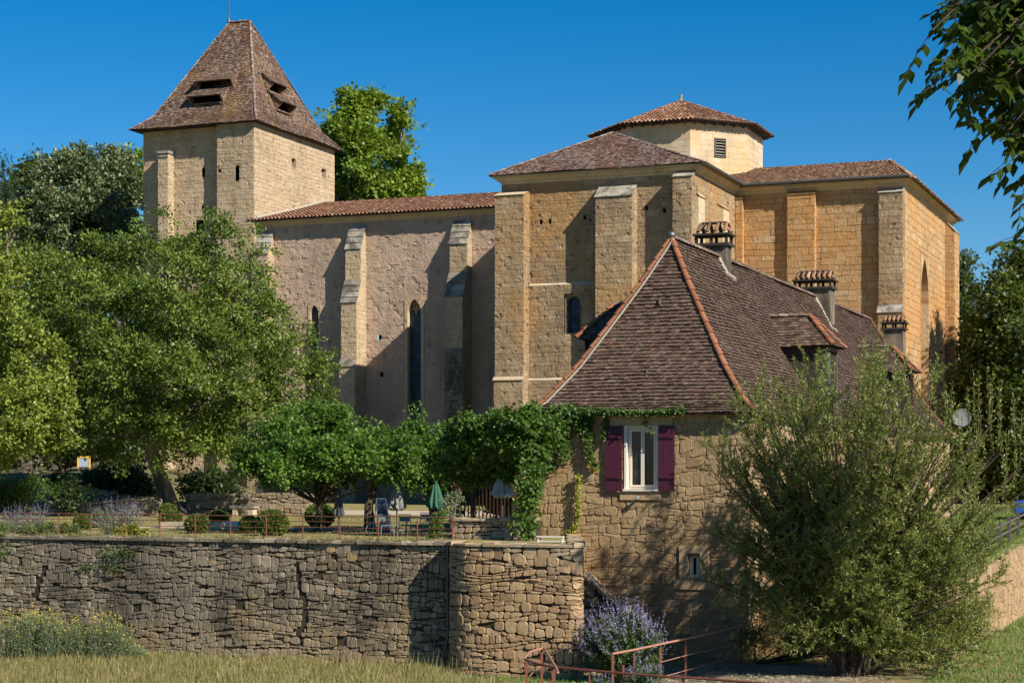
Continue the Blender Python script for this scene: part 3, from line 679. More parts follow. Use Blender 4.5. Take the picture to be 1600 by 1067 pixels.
# --- bell tower
vT = vN-.6; uTR = u_at(397, vT); uTL = u_at(217, vT); YT = depth(uTR, vT); zTo = z_at(190, YT); 
vTb = v_at(522.5, uTR); print('tower', uTR, uTL, 'depth', vTb-vT, 'z', zTo)
tw = MB(); ud = u_at(339, vT); stp = .55
b_holes = []
def H(px, py, w_, h_, pl=vT+stp): uu = u_at(px, pl); zz = z_at(py, depth(uu, pl)); return uu, zz, w_, h_
hl = []
for px, py, w_, h_ in ((318, 270, .22, .6), (250, 285, .15, .5), (317, 325, .2, .3), (250, 324, .2, .3), (313, 356, .6, 1.0)):
    uu, zz, a_, b_ = H(px, py, w_, h_); hl.append((uu-uTL-a_/2, uu-uTL+a_/2, zz-b_/2, zz+b_/2))
wall(tw, (uTL, vT+stp), (ud, vT+stp), 0, zTo, 'small', hl)
Pf, _ = plane((uTL, vT+stp), (ud, vT+stp))
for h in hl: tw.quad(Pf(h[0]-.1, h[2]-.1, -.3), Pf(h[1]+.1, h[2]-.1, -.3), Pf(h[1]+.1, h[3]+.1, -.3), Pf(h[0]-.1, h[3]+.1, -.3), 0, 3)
hr = []
for px, py, w_, h_ in ((371, 271, .28, 1.0), (343, 267, .2, .2)):
    uu, zz, a_, b_ = H(px, py, w_, h_, vT); hr.append((uu-ud-a_/2, uu-ud+a_/2, zz-b_/2, zz+b_/2))
wall(tw, (ud, vT), (uTR, vT), 0, zTo, 'small', hr); Pf, _ = plane((ud, vT), (uTR, vT))
for h in hr: tw.quad(Pf(h[0]-.1, h[2]-.1, -.3), Pf(h[1]+.1, h[2]-.1, -.3), Pf(h[1]+.1, h[3]+.1, -.3), Pf(h[0]-.1, h[3]+.1, -.3), 0, 3)
wall(tw, (ud, vT+stp), (ud, vT), 0, zTo, 'small')
hside = []
for px, py in ((459, 255), (506, 271)):
    vv = v_at(px, uTR); zz = z_at(py, depth(uTR, vv)); hside.append((vv-vT-.3, vv-vT+.3, zz-.28, zz+.28))
wall(tw, (uTR, vT), (uTR, vTb), 0, zTo, 'small', hside); Pf, _ = plane((uTR, vT), (uTR, vTb))
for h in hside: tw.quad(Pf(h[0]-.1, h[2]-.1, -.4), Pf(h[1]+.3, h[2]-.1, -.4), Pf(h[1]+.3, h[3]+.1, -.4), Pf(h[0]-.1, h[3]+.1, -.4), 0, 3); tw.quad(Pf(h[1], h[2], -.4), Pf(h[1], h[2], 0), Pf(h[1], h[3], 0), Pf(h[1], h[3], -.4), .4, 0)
wall(tw, (uTR, vTb), (uTL, vTb), 0, zTo); wall(tw, (uTL, vTb), (uTL, vT+stp), 0, zTo, 'small')
tw.build('tower_wall', [M['tower'], M['mortar'], M['cap'], M['hole']], ctr)
b = MB(); vv = vT+stp; buttress(b, (u_at(256.5, vv), vv), (u_at(272, vv), vv), [(0, .75), (z_at(236, YT), .75), (z_at(229, YT), .7)], 'small'); 
b.gbox(u_at(256.5, vv)-.08, u_at(272, vv)+.08, vv-.85, vv+.1, z_at(231, YT), z_at(229, YT)+.1, .2, 2); b.build('buttress', [M['tower'], M['mortar'], M['cap']], ctr)
# flashing of pale mortar where the nave roof meets the tower
b = MB(); b.tube([G(uTR+.05, vN-.4, zen+.2), G(uTR+.05, vr*.5+vN*.5, (zen+zr_)/2+.2), G(uTR+.05, vr, zr_+.2)], .1, 5); b.build('flashing', M['cement'], ctr)
# tower roof
rf = MB(); o_ = .45; uml, umr = uTL-o_, uTR+o_; vf, vbk = vT-o_, vTb+o_; vmid = (vT+vTb)/2
uap = u_at(391, vmid); ubp = u_at(358, vmid); zpk = z_at(33, depth(uap, vmid)); ucen = (uml+umr)/2; hw = (uap-ubp)/2
print('tower ridge', uap, ubp, 'centre', ucen, 'z', zpk)
uap, ubp = ucen+hw, ucen-hw
def tprof(t):  # concave near the eaves
    r = t; h = t**1.0
    k = .16
    if t < k: r = t*1.45; h = t*.78
    else: q = (t-k)/(1-k); r = k*1.45+(1-k*1.45)*q; h = k*.78+(1-k*.78)*q
    return r, h
cz = [G(uml, vf, zTo), G(umr, vf, zTo), G(umr, vbk, zTo), G(uml, vbk, zTo)]; tl, tr_ = G(ubp, vmid, zpk), G(uap, vmid, zpk)
for (P, Q, C_, D_) in ((cz[0], cz[1], tr_, tl), (cz[1], cz[2], tr_, tr_), (cz[2], cz[3], tl, tr_), (cz[3], cz[0], tl, tl)):
    L_, R_ = face_fun(P, Q, C_, D_, tprof); flat_tiles(rf, L_, R_, 66, .2, .03, under=1)
    hp = [L_(i/12) for i in range(13)]; caps(rf, hp, .09, .35, 2, flat=.7)
    rf.quad(P-ZUP*.05, Q-ZUP*.05, G(*( [ (uTR+uTL)/2, vmid ])) *.1+ .9*Q-ZUP*0, P, .2, 1) if False else None
rf.quad(*[c-ZUP*.04 for c in cz], .3, 1)
caps(rf, [tl, tr_], .12, .35, 0)
trf = rf.build('tower_roof', [M['towertile'], M['under'], M['ridge']], ctr)
# shed louvres in the tower roof
def shed(face, frac_s, t0, t1, wid, thick=.07):
    L_, R_ = face; P = lambda s, t: L_(t)+(R_(t)-L_(t))*s
    e = nrm(R_(0)-L_(0)); C0 = P(frac_s, t0); C1 = P(frac_s, t1); up = nrm(C1-C0); N = nrm(np.cross(e, up)); N = N if N[2] > 0 else -N
    out = nrm(np.array([N[0], N[1], 0]))
    b = MB(); top = C1+N*.1; low = C0+(C1-C0)*.40+out*.72+ZUP*.04
    b.box(top-e*wid/2, e*wid, (low-top), N*thick, .5)
    for i in range(5):
        a = top+(low-top)*(i/5)+N*(thick+.01); c2 = top+(low-top)*((i+1)/5)+N*(thick+.035)
        for k in range(int(wid/.2)): b.quad(c2-e*(wid/2-k*.2), c2-e*(wid/2-(k+1)*.2+.01), a-e*(wid/2-(k+1)*.2+.01), a-e*(wid/2-k*.2))
    o = b.build('roof_louvre', M['towertile'], ctr)
    d = MB(); ins = wid/2-.12
    d.quad(C0-e*ins+N*.05, C0+e*ins+N*.05, C0+(C1-C0)*.85+e*ins+N*.06, C0+(C1-C0)*.85-e*ins+N*.06, 0); d.build('opening', M['hole'], o)
    d = MB()
    for sx in (-1, 1): 
        q = e*sx*ins; d.prism([C0+q, C0+q+out*.1+ZUP*.05, low+q-ZUP*.02, top+q], e*.1, .5)
    d.box(C0-e*ins-N*.02, e*2*ins, out*.2, ZUP*.08, .5); d.build('cheek', M['towertile'], o)
fr = face_fun(cz[0], cz[1], tr_, tl, tprof); ri = face_fun(cz[1], cz[2], tr_, tr_, tprof)
shed(fr, .50, .24, .36, 2.6); shed(fr, .535, .37, .50, 2.9)
shed(ri, .42, .22, .36, 2.1); shed(ri, .36, .37, .52, 2.0)
b = MB(); b.lathe(tl, [(.14, 0), (.12, .25), (.05, .3), (.04, .5)], 8); b.tube([tl, tl+ZUP*2.4], .035, 6); b.tube([tl+ZUP*1.75-G(.32, 0), tl+ZUP*1.75+G(.32, 0)], .03, 5)
for a in range(8): b.tube([tl+ZUP*1.75, tl+ZUP*1.75+nrm(G(1, 0))*.22*math.cos(a*.785+.4)+ZUP*.22*math.sin(a*.785+.4)], .012, 4)
b.build('roof_cross', M['lead'], ctr)

# ------------------------------------------------------------------ the stone house
hU, hV = toUV(368/F*52, 52); hL = u_at(838, hV); hW = hU-hL; hv2 = v_at(1359, (hU+hL)/2)+hW/2
GZ = -3.4; zH = z_at(643, depth(hU, hV))
hs_root = thing('stone_house', G((hU+hL)/2, (hV+hv2)/2, GZ), 'rubble stone house with steep brown tile roof and burgundy shutters', 'house')
print('house', hU, hL, hV, hv2, zH)
hw_ = MB(); Xh = lambda px: u_at(px, hV)-hL
def zh(px, py): return z_at(py, depth(u_at(px, hV), hV))
wa, wb, wz0, wz1 = Xh(976), Xh(1029), zh(1000, 766), zh(1000, 665)
ba, bb, bz0, bz1 = Xh(1075), Xh(1094), zh(1085, 905), zh(1085, 864)
holes = [(wa, wb, wz0, wz1), (ba, bb, bz0, bz1)]
Pf = wall(hw_, (hL, hV), (hU, hV), GZ, zH, 'house', holes)
wall(hw_, (hU, hV), (hU, hv2), GZ, zH, 'house'); wall(hw_, (hU, hv2), (hL, hv2), GZ, zH); wall(hw_, (hL, hv2), (hL, hV), GZ, zH, 'house')
ex = Pf(1, 0, 0)-Pf(0, 0, 0); ey = Pf(0, 0, 1)-Pf(0, 0, 0)
for (a, b_, c, d) in holes:
    for (p, q, r, s) in (((a, c), (a, d), 0, 0), ((b_, c), (b_, d), 0, 0), ((a, d), (b_, d), 0, 0), ((a, c), (b_, c), 0, 0)):
        hw_.quad(Pf(p[0], p[1], .03), Pf(q[0], q[1], .03), Pf(q[0], q[1], -.35), Pf(p[0], p[1], -.35), .8, 0)
# dressed lintel, jambs and sill blocks
for (x, z, wx, hz) in ((wa-.42, wz1+.005, wb-wa+.84, .36), (wa-.12, wz0-.27, wb-wa+.2, .26), (ba-.24, bz0, .23, bz1-bz0), (bb+.01, bz0, .25, bz1-bz0), (ba-.25, bz1+.005, bb-ba+.5, .2), (ba-.4, bz0-.28, bb-ba+.8, .27)):
    hw_.box(Pf(x, z, -.05), ex*wx, ey*.115, ZUP*hz, .7, 2)
hw_.box(Pf(.0, zH-.1, -.02), ex*hW, ey*.12, ZUP*.1, .2, 2)
hw_.build('wall', [M['housestone'], M['housemortar'], stone_mat('dressed_surround', [(0, (.40, .28, .15)), (1, (.47, .34, .2))], bump=.5, bscale=6, pits=.5, bdist=.03)], hs_root)
# casement window
def casement(parent, Pf, a, b_, c, d, dep=-.16, fw=.055, frame='white', leaves=2):
    ex = Pf(1, 0, 0)-Pf(0, 0, 0); ey = Pf(0, 0, 1)-Pf(0, 0, 0); f = MB(); bx = lambda x, z, wx, hz, dp=0, th=.06: f.box(Pf(x, z, dep+dp), ex*wx, ey*th, ZUP*hz, .5)
    bx(a, c, fw, d-c); bx(b_-fw, c, fw, d-c); bx(a+fw, d-fw, b_-a-2*fw, fw); bx(a+fw, c, b_-a-2*fw, fw)
    o = f.build('window', M[frame], parent); lw = (b_-a-2*fw)/leaves; s2 = .05
    for k in range(leaves):
        x = a+fw+k*lw; f = MB(); bx(x+.004, c+fw+.003, s2, d-c-2*fw-.006, .02); bx(x+lw-s2-.004, c+fw+.003, s2, d-c-2*fw-.006, .02); bx(x+s2+.004, c+fw+.003, lw-2*s2-.008, s2, .021); bx(x+s2+.004, d-fw-s2-.003, lw-2*s2-.008, s2, .021)
        f.build('casement', M[frame], o)
        g = MB(); g.quad(Pf(x+s2, c+fw, dep+.035), Pf(x+lw-s2, c+fw, dep+.035), Pf(x+lw-s2, d-fw, dep+.035), Pf(x+s2, d-fw, dep+.035)); g.build('pane', M['wglass'], o)
    return o
wn = casement(hs_root, Pf, wa+.08, wb-.06, wz0+.05, wz1-.05)
f = MB(); f.box(Pf(wa, wz0, -.2), ex*.075, ey*.24, ZUP*(wz1-wz0)); f.box(Pf(wb-.055, wz0, -.2), ex*.05, ey*.24, ZUP*(wz1-wz0)); f.box(Pf(wa, wz1-.045, -.2), ex*(wb-wa), ey*.245, ZUP*.04); f.box(Pf(wa-.02, wz0-.02, -.2), ex*(wb-wa+.04), ey*.32, ZUP*.06); f.build('sill', M['whitestone'], wn)
casement(hs_root, Pf, ba+.02, bb-.02, bz0+.02, bz1-.02, leaves=1)
def shutter(x0, x1):
    b = MB(); n = 6; ww = (x1-x0)/n
    for k in range(n): b.box(Pf(x0+k*ww+.004, wz0-.02, .085), ex*(ww-.008), ey*(.03), ZUP*(wz1-wz0+.02))
    b.box(Pf(x0+.003, wz0-.01, .08), ex*(x1-x0-.006), ey*.02, ZUP*(wz1-wz0))
    o = b.build('shutter', M['burg'], hs_root)
    for z in (wz0+.33, wz1-.36): b = MB(); b.box(Pf(x0+.02, z, .117), ex*(x1-x0-.04), ey*.03, ZUP*.09); b.build('rail', M['burg'], o)
    for z in (wz0+.36, wz1-.33): b = MB(); b.box(Pf(x0-.02, z, .15), ex*(x1-x0-.12), ey*.008, ZUP*.03); b.build('hinge', M['burg'], o)
shutter(Xh(948), Xh(973.5)); shutter(Xh(1030), Xh(1055.5))
b = MB(); lx, lz = Xh(1000), zh(1000, 777); P = Pf(lx, lz, .05)
b.tube([P, P+ey*.12], .035, 8); b.tube([P+ey*.12, P+ey*.17], [.07, .075], 14); lm = b.build('wall_lamp', M['lead'], hs_root); b = MB(); b.tube([P+ey*.172, P+ey*.18], [.06, .055], 14); b.build('lens', plain('lamp_lens', (.5, .5, .47), .3), lm)
# roof with bell-cast eaves
HP = [(0, 0), (.124, .056), (.36, .26), (.584, .506), (.81, .76), (1, 1)]
def hprof(t):
    # t by slope length
    L = [0]
    for (a, b_), (c, d) in zip(HP, HP[1:]): L.append(L[-1]+math.hypot((c-a)*3.5, (d-b_)*5.3))
    s = t*L[-1]
    for i in range(len(HP)-1):
        if s <= L[i+1]+1e-9:
            q = (s-L[i])/(L[i+1]-L[i]); return HP[i][0]+(HP[i+1][0]-HP[i][0])*q, HP[i][1]+(HP[i+1][1]-HP[i][1])*q
    return 1, 1
oh = .32; zE = zH-.02; um = (hL+hU)/2; va_ = hV+hW/2; zA = z_at(372, depth(um, va_)); ve = hv2-hW/2
hc = [G(hL-oh, hV-oh, zE), G(hU+oh, hV-oh, zE), G(hU+oh, hv2+oh, zE), G(hL-oh, hv2+oh, zE)]; t1, t2 = G(um, va_, zA), G(um, ve, zA)
print('house roof', zE, zA)
rf = MB(); NR = 46
faces = {}
for nm, (P, Q, C_, D_) in dict(front=(hc[0], hc[1], t1, t1), right=(hc[1], hc[2], t2, t1), back=(hc[2], hc[3], t2, t2), left=(hc[3], hc[0], t1, t2)).items():
    faces[nm] = face_fun(P, Q, C_, D_, hprof); L_, R_ = faces[nm]
    if nm in ('front', 'right'): flat_tiles(rf, L_, R_, NR+4, .15, .045, under=1, tone=lambda: min(1, max(0, random.gauss(.48, .2))))
    else: flat_tiles(rf, L_, R_, NR, .5 if nm == 'left' else .34, .03, under=1)
rf.quad(*[c-ZUP*.05 for c in hc], .3, 1)
for i in range(4): rf.quad(hc[i]-ZUP*.05, hc[(i+1) % 4]-ZUP*.05, hc[(i+1) % 4]+ZUP*.03, hc[i]+ZUP*.03, .3, 1)
hroof = rf.build('roof', [M['browntile'], M['under']], hs_root)
for f_, side_ in (('front', 0), ('front', 1), ('back', 0), ('back', 1)):
    hips = MB(); fn_ = faces[f_][side_]; caps(hips, [fn_(i/20) for i in range(21)], .105 if side_ else .09, .42, 0, lift=.035); hips.build('hip_tiles', M['hip'], hroof)
hips = MB(); caps(hips, [t1, t2], .13, .4, 0, lift=.02); hips.build('ridge_tiles', M['ridge'], hroof)
# pale mortar bedding under the left hip tiles
b = MB(); fn_ = faces['front'][0]; pts = [fn_(i/20)+G(.11, -.09)-ZUP*.02 for i in range(21)]; b.tube(pts, .03, 5); b.build('hip_mortar', M['cement'], hroof)
b = MB(); b.lathe(t1, [(.1, -.05), (.14, .08), (.1, .16), (.02, .2)], 8); b.build('ridge_end', M['lead'], hroof)
def slope_z(d):      # height of the side slope at run fraction d measured from the eave
    for (a, b_), (c, e) in zip(HP, HP[1:]):
        if a <= d <= c: return zE+(zA-zE)*(b_+(e-b_)*(d-a)/(c-a))
    return zA
def zR(u): return slope_z(max(0, min(1, (hU+oh-u)/(hU+oh-um))))
for px, py in ((1030, 481), (1010, 594)):
    b = MB(); k = 0
    for t in np.linspace(.05, .95, 400):
        P = faces['front'][0](t)
        if abs((HY-(P[2]-ZC)/P[1]*F)-py) < abs(k or 999): k = (HY-(P[2]-ZC)/P[1]*F)-py; tb = t
    L0 = faces['front'][0](tb); R0 = faces['front'][1](tb); 
    best = min(np.linspace(0, 1, 300), key=lambda q: abs(CXP+(L0+(R0-L0)*q)[0]/(L0+(R0-L0)*q)[1]*F-px)); P = L0+(R0-L0)*best
    b.prism([P+G(-.08, 0)+ZUP*.0, P+G(.08, 0), P+G(.0, -.08)+ZUP*.1], G(0, .12, .17), .2); b.build('vent_tile', M['browntile'], hroof)
def chimney(ua, ub, va, vb, zb, zs, zt, ntile):
    b = MB(); b.gbox(ua, ub, va, vb, zb, zs, .5); o = b.build('chimney', M['chimney'], hs_root)
    b = MB(); b.gbox(ua-.12, ub+.1, va-.1, vb+.1, zs, zs+.09); b.build('cap_slab', M['soot_shade'], o)
    h = (zt-zs)*.36; b = MB()
    n = max(3, ntile//2+1)
    for k in range(n):
        x = ua-.06+(ub-ua+.04)*k/(n-1)
        for y in (va-.04, vb-.04): b.gbox(x-.02, x+.07, y, y+.09, zs+.09, zs+.09+h)
    b.gbox(ua-.14, ub+.14, va-.12, vb+.12, zs+.09+h, zs+.15+h); b.build('cap_piers', M['soot_shade'], o)
    b = MB(); z0 = zs+.16+h; vm_ = (va+vb)/2
    for k in range(ntile):
        x = ua+.05+(ub-ua-.1)*k/(ntile-1)
        for sg in (-1, 1):
            pts = [G(x, vm_+sg*((vb-va)/2+.06), z0+.02), G(x, vm_+sg*.06, zt+.05)]; caps(b, pts, .07, 3, 0, seg=5)
    for sg, xx in ((-1, ua), (1, ub)):
        caps(b, [G(xx+sg*.08, vm_, z0+.02), G(xx-sg*.22, vm_, zt+.05)], .09, 3, 0, seg=5)
    b.build('cap_tiles', M['canal2'], o)
    b = MB(); b.tube([G(ua+.05, vm_, zt+.07), G(ub-.05, vm_, zt+.07)], .05, 6); b.build('cap_ridge', M['soot_shade'], o)
    return o
um2 = um
co1 = chimney(-16.78+0, -15.8, 59.3, 59.95, 7.2, 9.3, 10.02, 4)
co2 = chimney(-16.85, -15.45, 74.1, 75.0, 7.2, 9.24, 9.92, 7)
co3 = chimney(-15.6, -14.7, 86.9, 87.6, 4.5, 8.5, 9.1, 5)
for o, ub, va in ((co1, -15.8, 59.3), (co2, -15.45, 74.1)):   # light cement skirts along the roof slope
    b = MB(); pts = [G(x, va-.03, zR(x)+.05) for x in np.linspace(um2+.02, ub+.05, 6)]; b.tube(pts, .085, 5); b.tube([pts[-1], G(ub+.1, va+.7, zR(ub+.1)+.05)], .09, 5); b.build('flashing', M['cement'], o)
def dormer(vc, ur, uf, zr, ze, hw=.8, side=1, opening=True):
    """side=1 faces right; ridge from ur on the slope towards the front uf"""
    ov = .22; ufo = uf+side*.25; ug = uf-side*.75       # ug: where the ridge ends and the small hip starts
    A = G(ufo, vc-hw-ov, ze); B = G(ufo, vc+hw+ov, ze); Rg = G(ug, vc, zr); Rb = G(ur, vc, zr)
    def us(z):          # where the main slope reaches height z
        best = min(np.linspace(0, 1, 300), key=lambda d: abs(slope_z(d)-z)); x = hU+oh-(hU+oh-um)*best; return x if side > 0 else 2*um-x
    ue = us(ze); b = MB()
    for sg in (-1, 1):
        E0 = G(ue-side*.05, vc+sg*(hw+ov), ze); E1 = G(ufo, vc+sg*(hw+ov), ze)
        L_, R_ = face_fun(E0, E1, Rg, Rb); flat_tiles(b, L_, R_, 11, .17, .025, under=1)
    L_, R_ = face_fun(A, B, Rg, Rg); flat_tiles(b, L_, R_, 11, .17, .025, under=1)
    o = b.build('dormer', [M['browntile'], M['under']], hs_root)
    for Q_ in (A, B): b = MB(); caps(b, [Q_, Rg], .11, .35, 0); b.build('hip_tiles', M['hip'], o)
    b = MB(); caps(b, [Rb, Rg], .1, .33, 0); b.build('ridge_tiles', M['ridge'], o)
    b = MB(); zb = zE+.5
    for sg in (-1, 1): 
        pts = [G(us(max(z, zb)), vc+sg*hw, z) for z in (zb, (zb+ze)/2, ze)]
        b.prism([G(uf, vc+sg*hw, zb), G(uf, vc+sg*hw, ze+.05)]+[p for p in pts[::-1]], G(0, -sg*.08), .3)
    b.build('cheek', [M['soot_shade']], o)  # near-black cheeks: shadow of the overhanging eaves put into the colour
    b = MB(); t_ = .12
    for v_ in (vc-hw, vc+hw-t_): b.box(G(uf-side*.1, v_, zb), G(side*.13, 0), G(0, t_), ZUP*(ze-zb))
    b.box(G(uf-side*.1, vc-hw, ze-.14), G(side*.14, 0), G(0, 2*hw), ZUP*.14); b.box(G(uf-side*.1, vc-hw, zb), G(side*.2, 0), G(0, 2*hw), ZUP*.1)
    b.build('timber_frame', M['wood'] if side < 0 or vc < 70 else M['burg'], o)
    b = MB(); b.quad(G(uf-side*.08, vc-hw, zb), G(uf-side*.08, vc+hw, zb), G(uf-side*.08, vc+hw, ze), G(uf-side*.08, vc-hw, ze)); b.build('pane', M['wglass'], o)
    return o
dormer(62.4, -15.1, -12.95, 7.17, 6.08)
dormer(78.3, -15.1, -12.95, 7.14, 6.05)
dormer(55.9, 2*um+15.1, 2*um+12.95, 7.17, 6.05, side=-1)
# ------------------------------------------------------------------ ground
FZ = -3.38
def ground_mat(name, a, b, c, sc=.6, fine=12, bump=.5):
    m, n, p = new_mat(name); co = coords(n)
    n1 = noise(n, co, sc, 8, .65); n2 = noise(n, co, fine, 8, .7)
    col = mix(n, mapr(n, n1.outputs[0], .38, .62), a, b); col = mix(n, mapr(n, n2.outputs[0], .45, .68), col, c)
    n.links.new(col, p.inputs['Base Color']); p.inputs['Roughness'].default_value = .95; p.inputs['Specular IOR Level'].default_value = .1
    bp = node(n, 'ShaderNodeBump'); bp.inputs['Strength'].default_value = bump; bp.inputs['Distance'].default_value = .05
    n.links.new(n2.outputs[0], bp.inputs['Height']); n.links.new(bp.outputs[0], p.inputs['Normal']); return m
M['field'] = ground_mat('field_ground', (.13, .13, .045), (.20, .16, .075), (.24, .19, .10))
M['lawn'] = ground_mat('dry_lawn', (.22, .20, .075), (.30, .25, .12), (.13, .14, .04), .5, 9)
M['gravel'] = ground_mat('pale_gravel', (.42, .36, .27), (.5, .43, .33), (.3, .25, .18), .8, 22)
M['stonypath'] = ground_mat('stony_ground', (.20, .17, .12), (.11, .10, .06), (.30, .26, .2), .9, 14, .9)
M['rough'] = ground_mat('rough_ground', (.12, .10, .05), (.2, .16, .08), (.10, .11, .035), .7, 9)
b = MB(); b.quad(*[np.array(p, float) for p in ((-1500, -300, FZ), (1500, -300, FZ), (1500, 2500, FZ), (-1500, 2500, FZ))]); tag(b.build('ground', M['field']), kind='structure')
wU, wV = toUV((707-CXP)/F*48.8, 48.8)
bU = u_at(915, wV-.35)
b = MB()      # terrace: lawn top, a little behind the wall face
for (a0, a1, v_0, v_1) in ((-110, wU+.2, wV+.25, 140), (wU+.2, hU-.05, hV+.02, 96), (wU+.2, -7.6, 96, 140)):
    b.quad(G(a0, v_0), G(a1, v_0), G(a1, v_1), G(a0, v_1))
b.poly([G(wU+.2, wV+.1), G(wU+1.2, wV-.5), G(bU-.25, wV-.5), G(-18.1, hV+.02), G(wU+.2, hV+.02)])
tag(b.build('lawn', M['lawn']), kind='structure')
b = MB(); b.quad(G(hU-.02, hV+1.2, -1.5), G(-7.6, hV+1.2, -1.5), G(-7.6, 96, 0), G(hU-.02, 96, 0)); tag(b.build('yard_ground', M['rough']), kind='structure')
b = MB(); b.quad(G(-110, 73, .012), G(wU, 73, .012), G(wU, 83, .012), G(-110, 78, .012)); b.quad(G(-110, wV+7, .012), G(wU-3, wV+8, .012), G(wU-3, wV+9.4, .012), G(-110, wV+9.4, .012)); tag(b.build('gravel_path', M['gravel']), kind='structure')
# bank rising on the left behind the garden
b = MB(); gx = np.linspace(-70, -9, 40); gy = np.linspace(83, 112, 20)
def bank(x, y): 
    t = min(1, max(0, (y-85)/9)); t = t*t*(3-2*t); q = min(1, max(0, (-13-x)/6)); q = q*q*(3-2*q); return -.05+2.0*t*q+.12*math.sin(x*.8+y*.5)*t*q
vs = [np.array([x, y, bank(x, y)]) for y in gy for x in gx]
b.add(vs, [(j*40+i, j*40+i+1, (j+1)*40+i+1, (j+1)*40+i) for j in range(19) for i in range(39)], .5); tag(b.build('bank_terrain', M['rough'], smooth=True), kind='structure')
b = MB()
vs = [(2.0, 40.5), (6.5, 42.0), (9.5, 47.5), (8.5, 50.4), (5.5, 50.3), (2.6, 46.5), (.6, 42.4)]
b.poly([np.array([x, y, FZ+.012]) for x, y in vs]); tag(b.build('stony_path', M['stonypath']), kind='structure')
b = MB()
for i in range(1500):
    x, y = rnd(1.5, 9.5), rnd(42, 50.4); s = rnd(.02, .09)**1.0; P = np.array([x, y, FZ]); b.add([P+np.array([math.cos(a)*s*rnd(.7, 1.2), math.sin(a)*s*rnd(.7, 1.2), .012]) for a in (0, 1.2, 2.4, 3.7, 5)]+[P+np.array([0, 0, s*.7])], [(0, 1, 5), (1, 2, 5), (2, 3, 5), (3, 4, 5), (4, 0, 5)])
tag(b.build('loose_stones', M['drystone']), 'loose stones scattered on the path by the handrail', 'stones', kind='stuff')

# ------------------------------------------------------------------ retaining walls
def coping(mb, Pf, L, z, sw=(.2, .5), h=.08, dep=.45, mat=0):
    s = 0
    while s < L:
        w_ = rnd(*sw); w_ = min(w_, L-s)
        if w_ > .05:
            j = rnd(-.03, .03); zt = z+rnd(-.02, .05)
            mb.add([Pf(s+.01, z-h, .1+j), Pf(s+w_-.01, z-h, .1+j), Pf(s+w_-.01, zt-.02, .1+j), Pf(s+.01, zt-.02, .1+j), Pf(s+.03, zt, .06+j), Pf(s+w_-.03, zt, .06+j), Pf(s+w_-.02, zt, -dep), Pf(s+.02, zt, -dep)], [(0, 1, 2, 3), (3, 2, 5, 4), (4, 5, 6, 7), (1, 6, 5, 2), (0, 3, 4, 7)], random.random(), mat)
        s += w_
b = MB(); uA = -42
Pf, L = plane((uA, wV), (wU+.3, wV)); 
b.quad(Pf(0, FZ, 0), Pf(L, FZ, 0), Pf(L, -.02, 0), Pf(0, -.02, 0), .5, 1); b.quad(Pf(0, -.02, 0), Pf(L, -.02, 0), Pf(L, -.02, -.6), Pf(0, -.02, -.6), .5, 1)
gap1 = u_at(468, wV)-uA     # a long vertical scar where the masonry has come apart
X1 = lambda px: u_at(px, wV)-uA
gaps = []
for path in (((461, -.62), (466, -.9), (469, -1.3), (476, -1.6), (474, -2.1), (468, -2.5), (474, -2.8)), ((72, -.72), (68, -1.0), (60, -1.3), (53, -1.62), (60, -1.85))):
    for (xa, za), (xb, zb2) in zip(path, path[1:]):
        for k in range(3): q = k/3; x_ = X1(xa+(xb-xa)*q)+rnd(-.03, .03); gaps.append((x_-.05, x_+rnd(.05, .12), za+(zb2-za)*(q+.34), za+(zb2-za)*q))
surface(b, Pf, L, FZ-.05, -.08, 'dry', gaps, .985); coping(b, Pf, L, .0)
for g in gaps: b.quad(Pf(g[0], g[2], .003), Pf(g[1], g[2], .003), Pf(g[1], g[3], .003), Pf(g[0], g[3], .003), 0, 1)
wl = b.build('retaining_wall', [M['drystone'], M['darkjoint'], M['hole']])
tag(wl, 'long grey lichened dry stone retaining wall below the red railing', 'wall')
# bastion with a rounded corner
p_ = .85; r_ = 1.15
pl = [(wU+.02, wV+.3), (wU+.02, wV+.02)]
arc = [(wU+.02+r_*1.0*(1-math.cos(a)), wV-p_*math.sin(a)) for a in np.linspace(0, math.pi/2, 9)]
pl = [(wU+.02, wV+.35)]+arc+[(bU-.3, wV-p_), (bU-.05, wV-p_+.08), (bU-.02, wV-p_+.25), (-17.95, hV)]
pl = np.array(pl); cum = np.r_[0, np.cumsum(np.linalg.norm(np.diff(pl, axis=0), axis=1))]
def Pbast(s, z, d):
    s = min(max(s, 0), cum[-1]-1e-6); i = int(np.searchsorted(cum, s, 'right'))-1; q = (s-cum[i])/(cum[i+1]-cum[i]); p = pl[i]+(pl[i+1]-pl[i])*q
    dd = nrm(pl[i+1]-pl[i]); return G(p[0]+dd[1]*d, p[1]-dd[0]*d, z)
b = MB(); zb_ = .02
for i in range(len(pl)-1): b.quad(G(*pl[i], FZ), G(*pl[i+1], FZ), G(*pl[i+1], zb_-.03), G(*pl[i], zb_-.03), .5, 1)
STY['bast'] = dict(STY['dry'], ch=(.07, .17), sw=(.11, .34), rel=.06)
surface(b, Pbast, cum[-1], FZ-.05, zb_-.1, 'bast'); coping(b, Pbast, cum[-1], zb_, dep=.35)
tag(b.build('bastion_wall', [M['ochrubble'], M['darkjoint']]), 'golden rubble bastion with a rounded corner jutting out below the house', 'wall')
b = MB(); x0 = u_at(708, wV-.05); b.tube([G(wU-.08, wV-.14, 0.0), G(wU-.08, wV-.14, -2.5), G(wU-.25, wV-.2, -3.2)], .035, 6); tag(b.build('drain_pipe', M['lead']), 'thin grey pipe running down the wall beside the bastion', 'pipe')
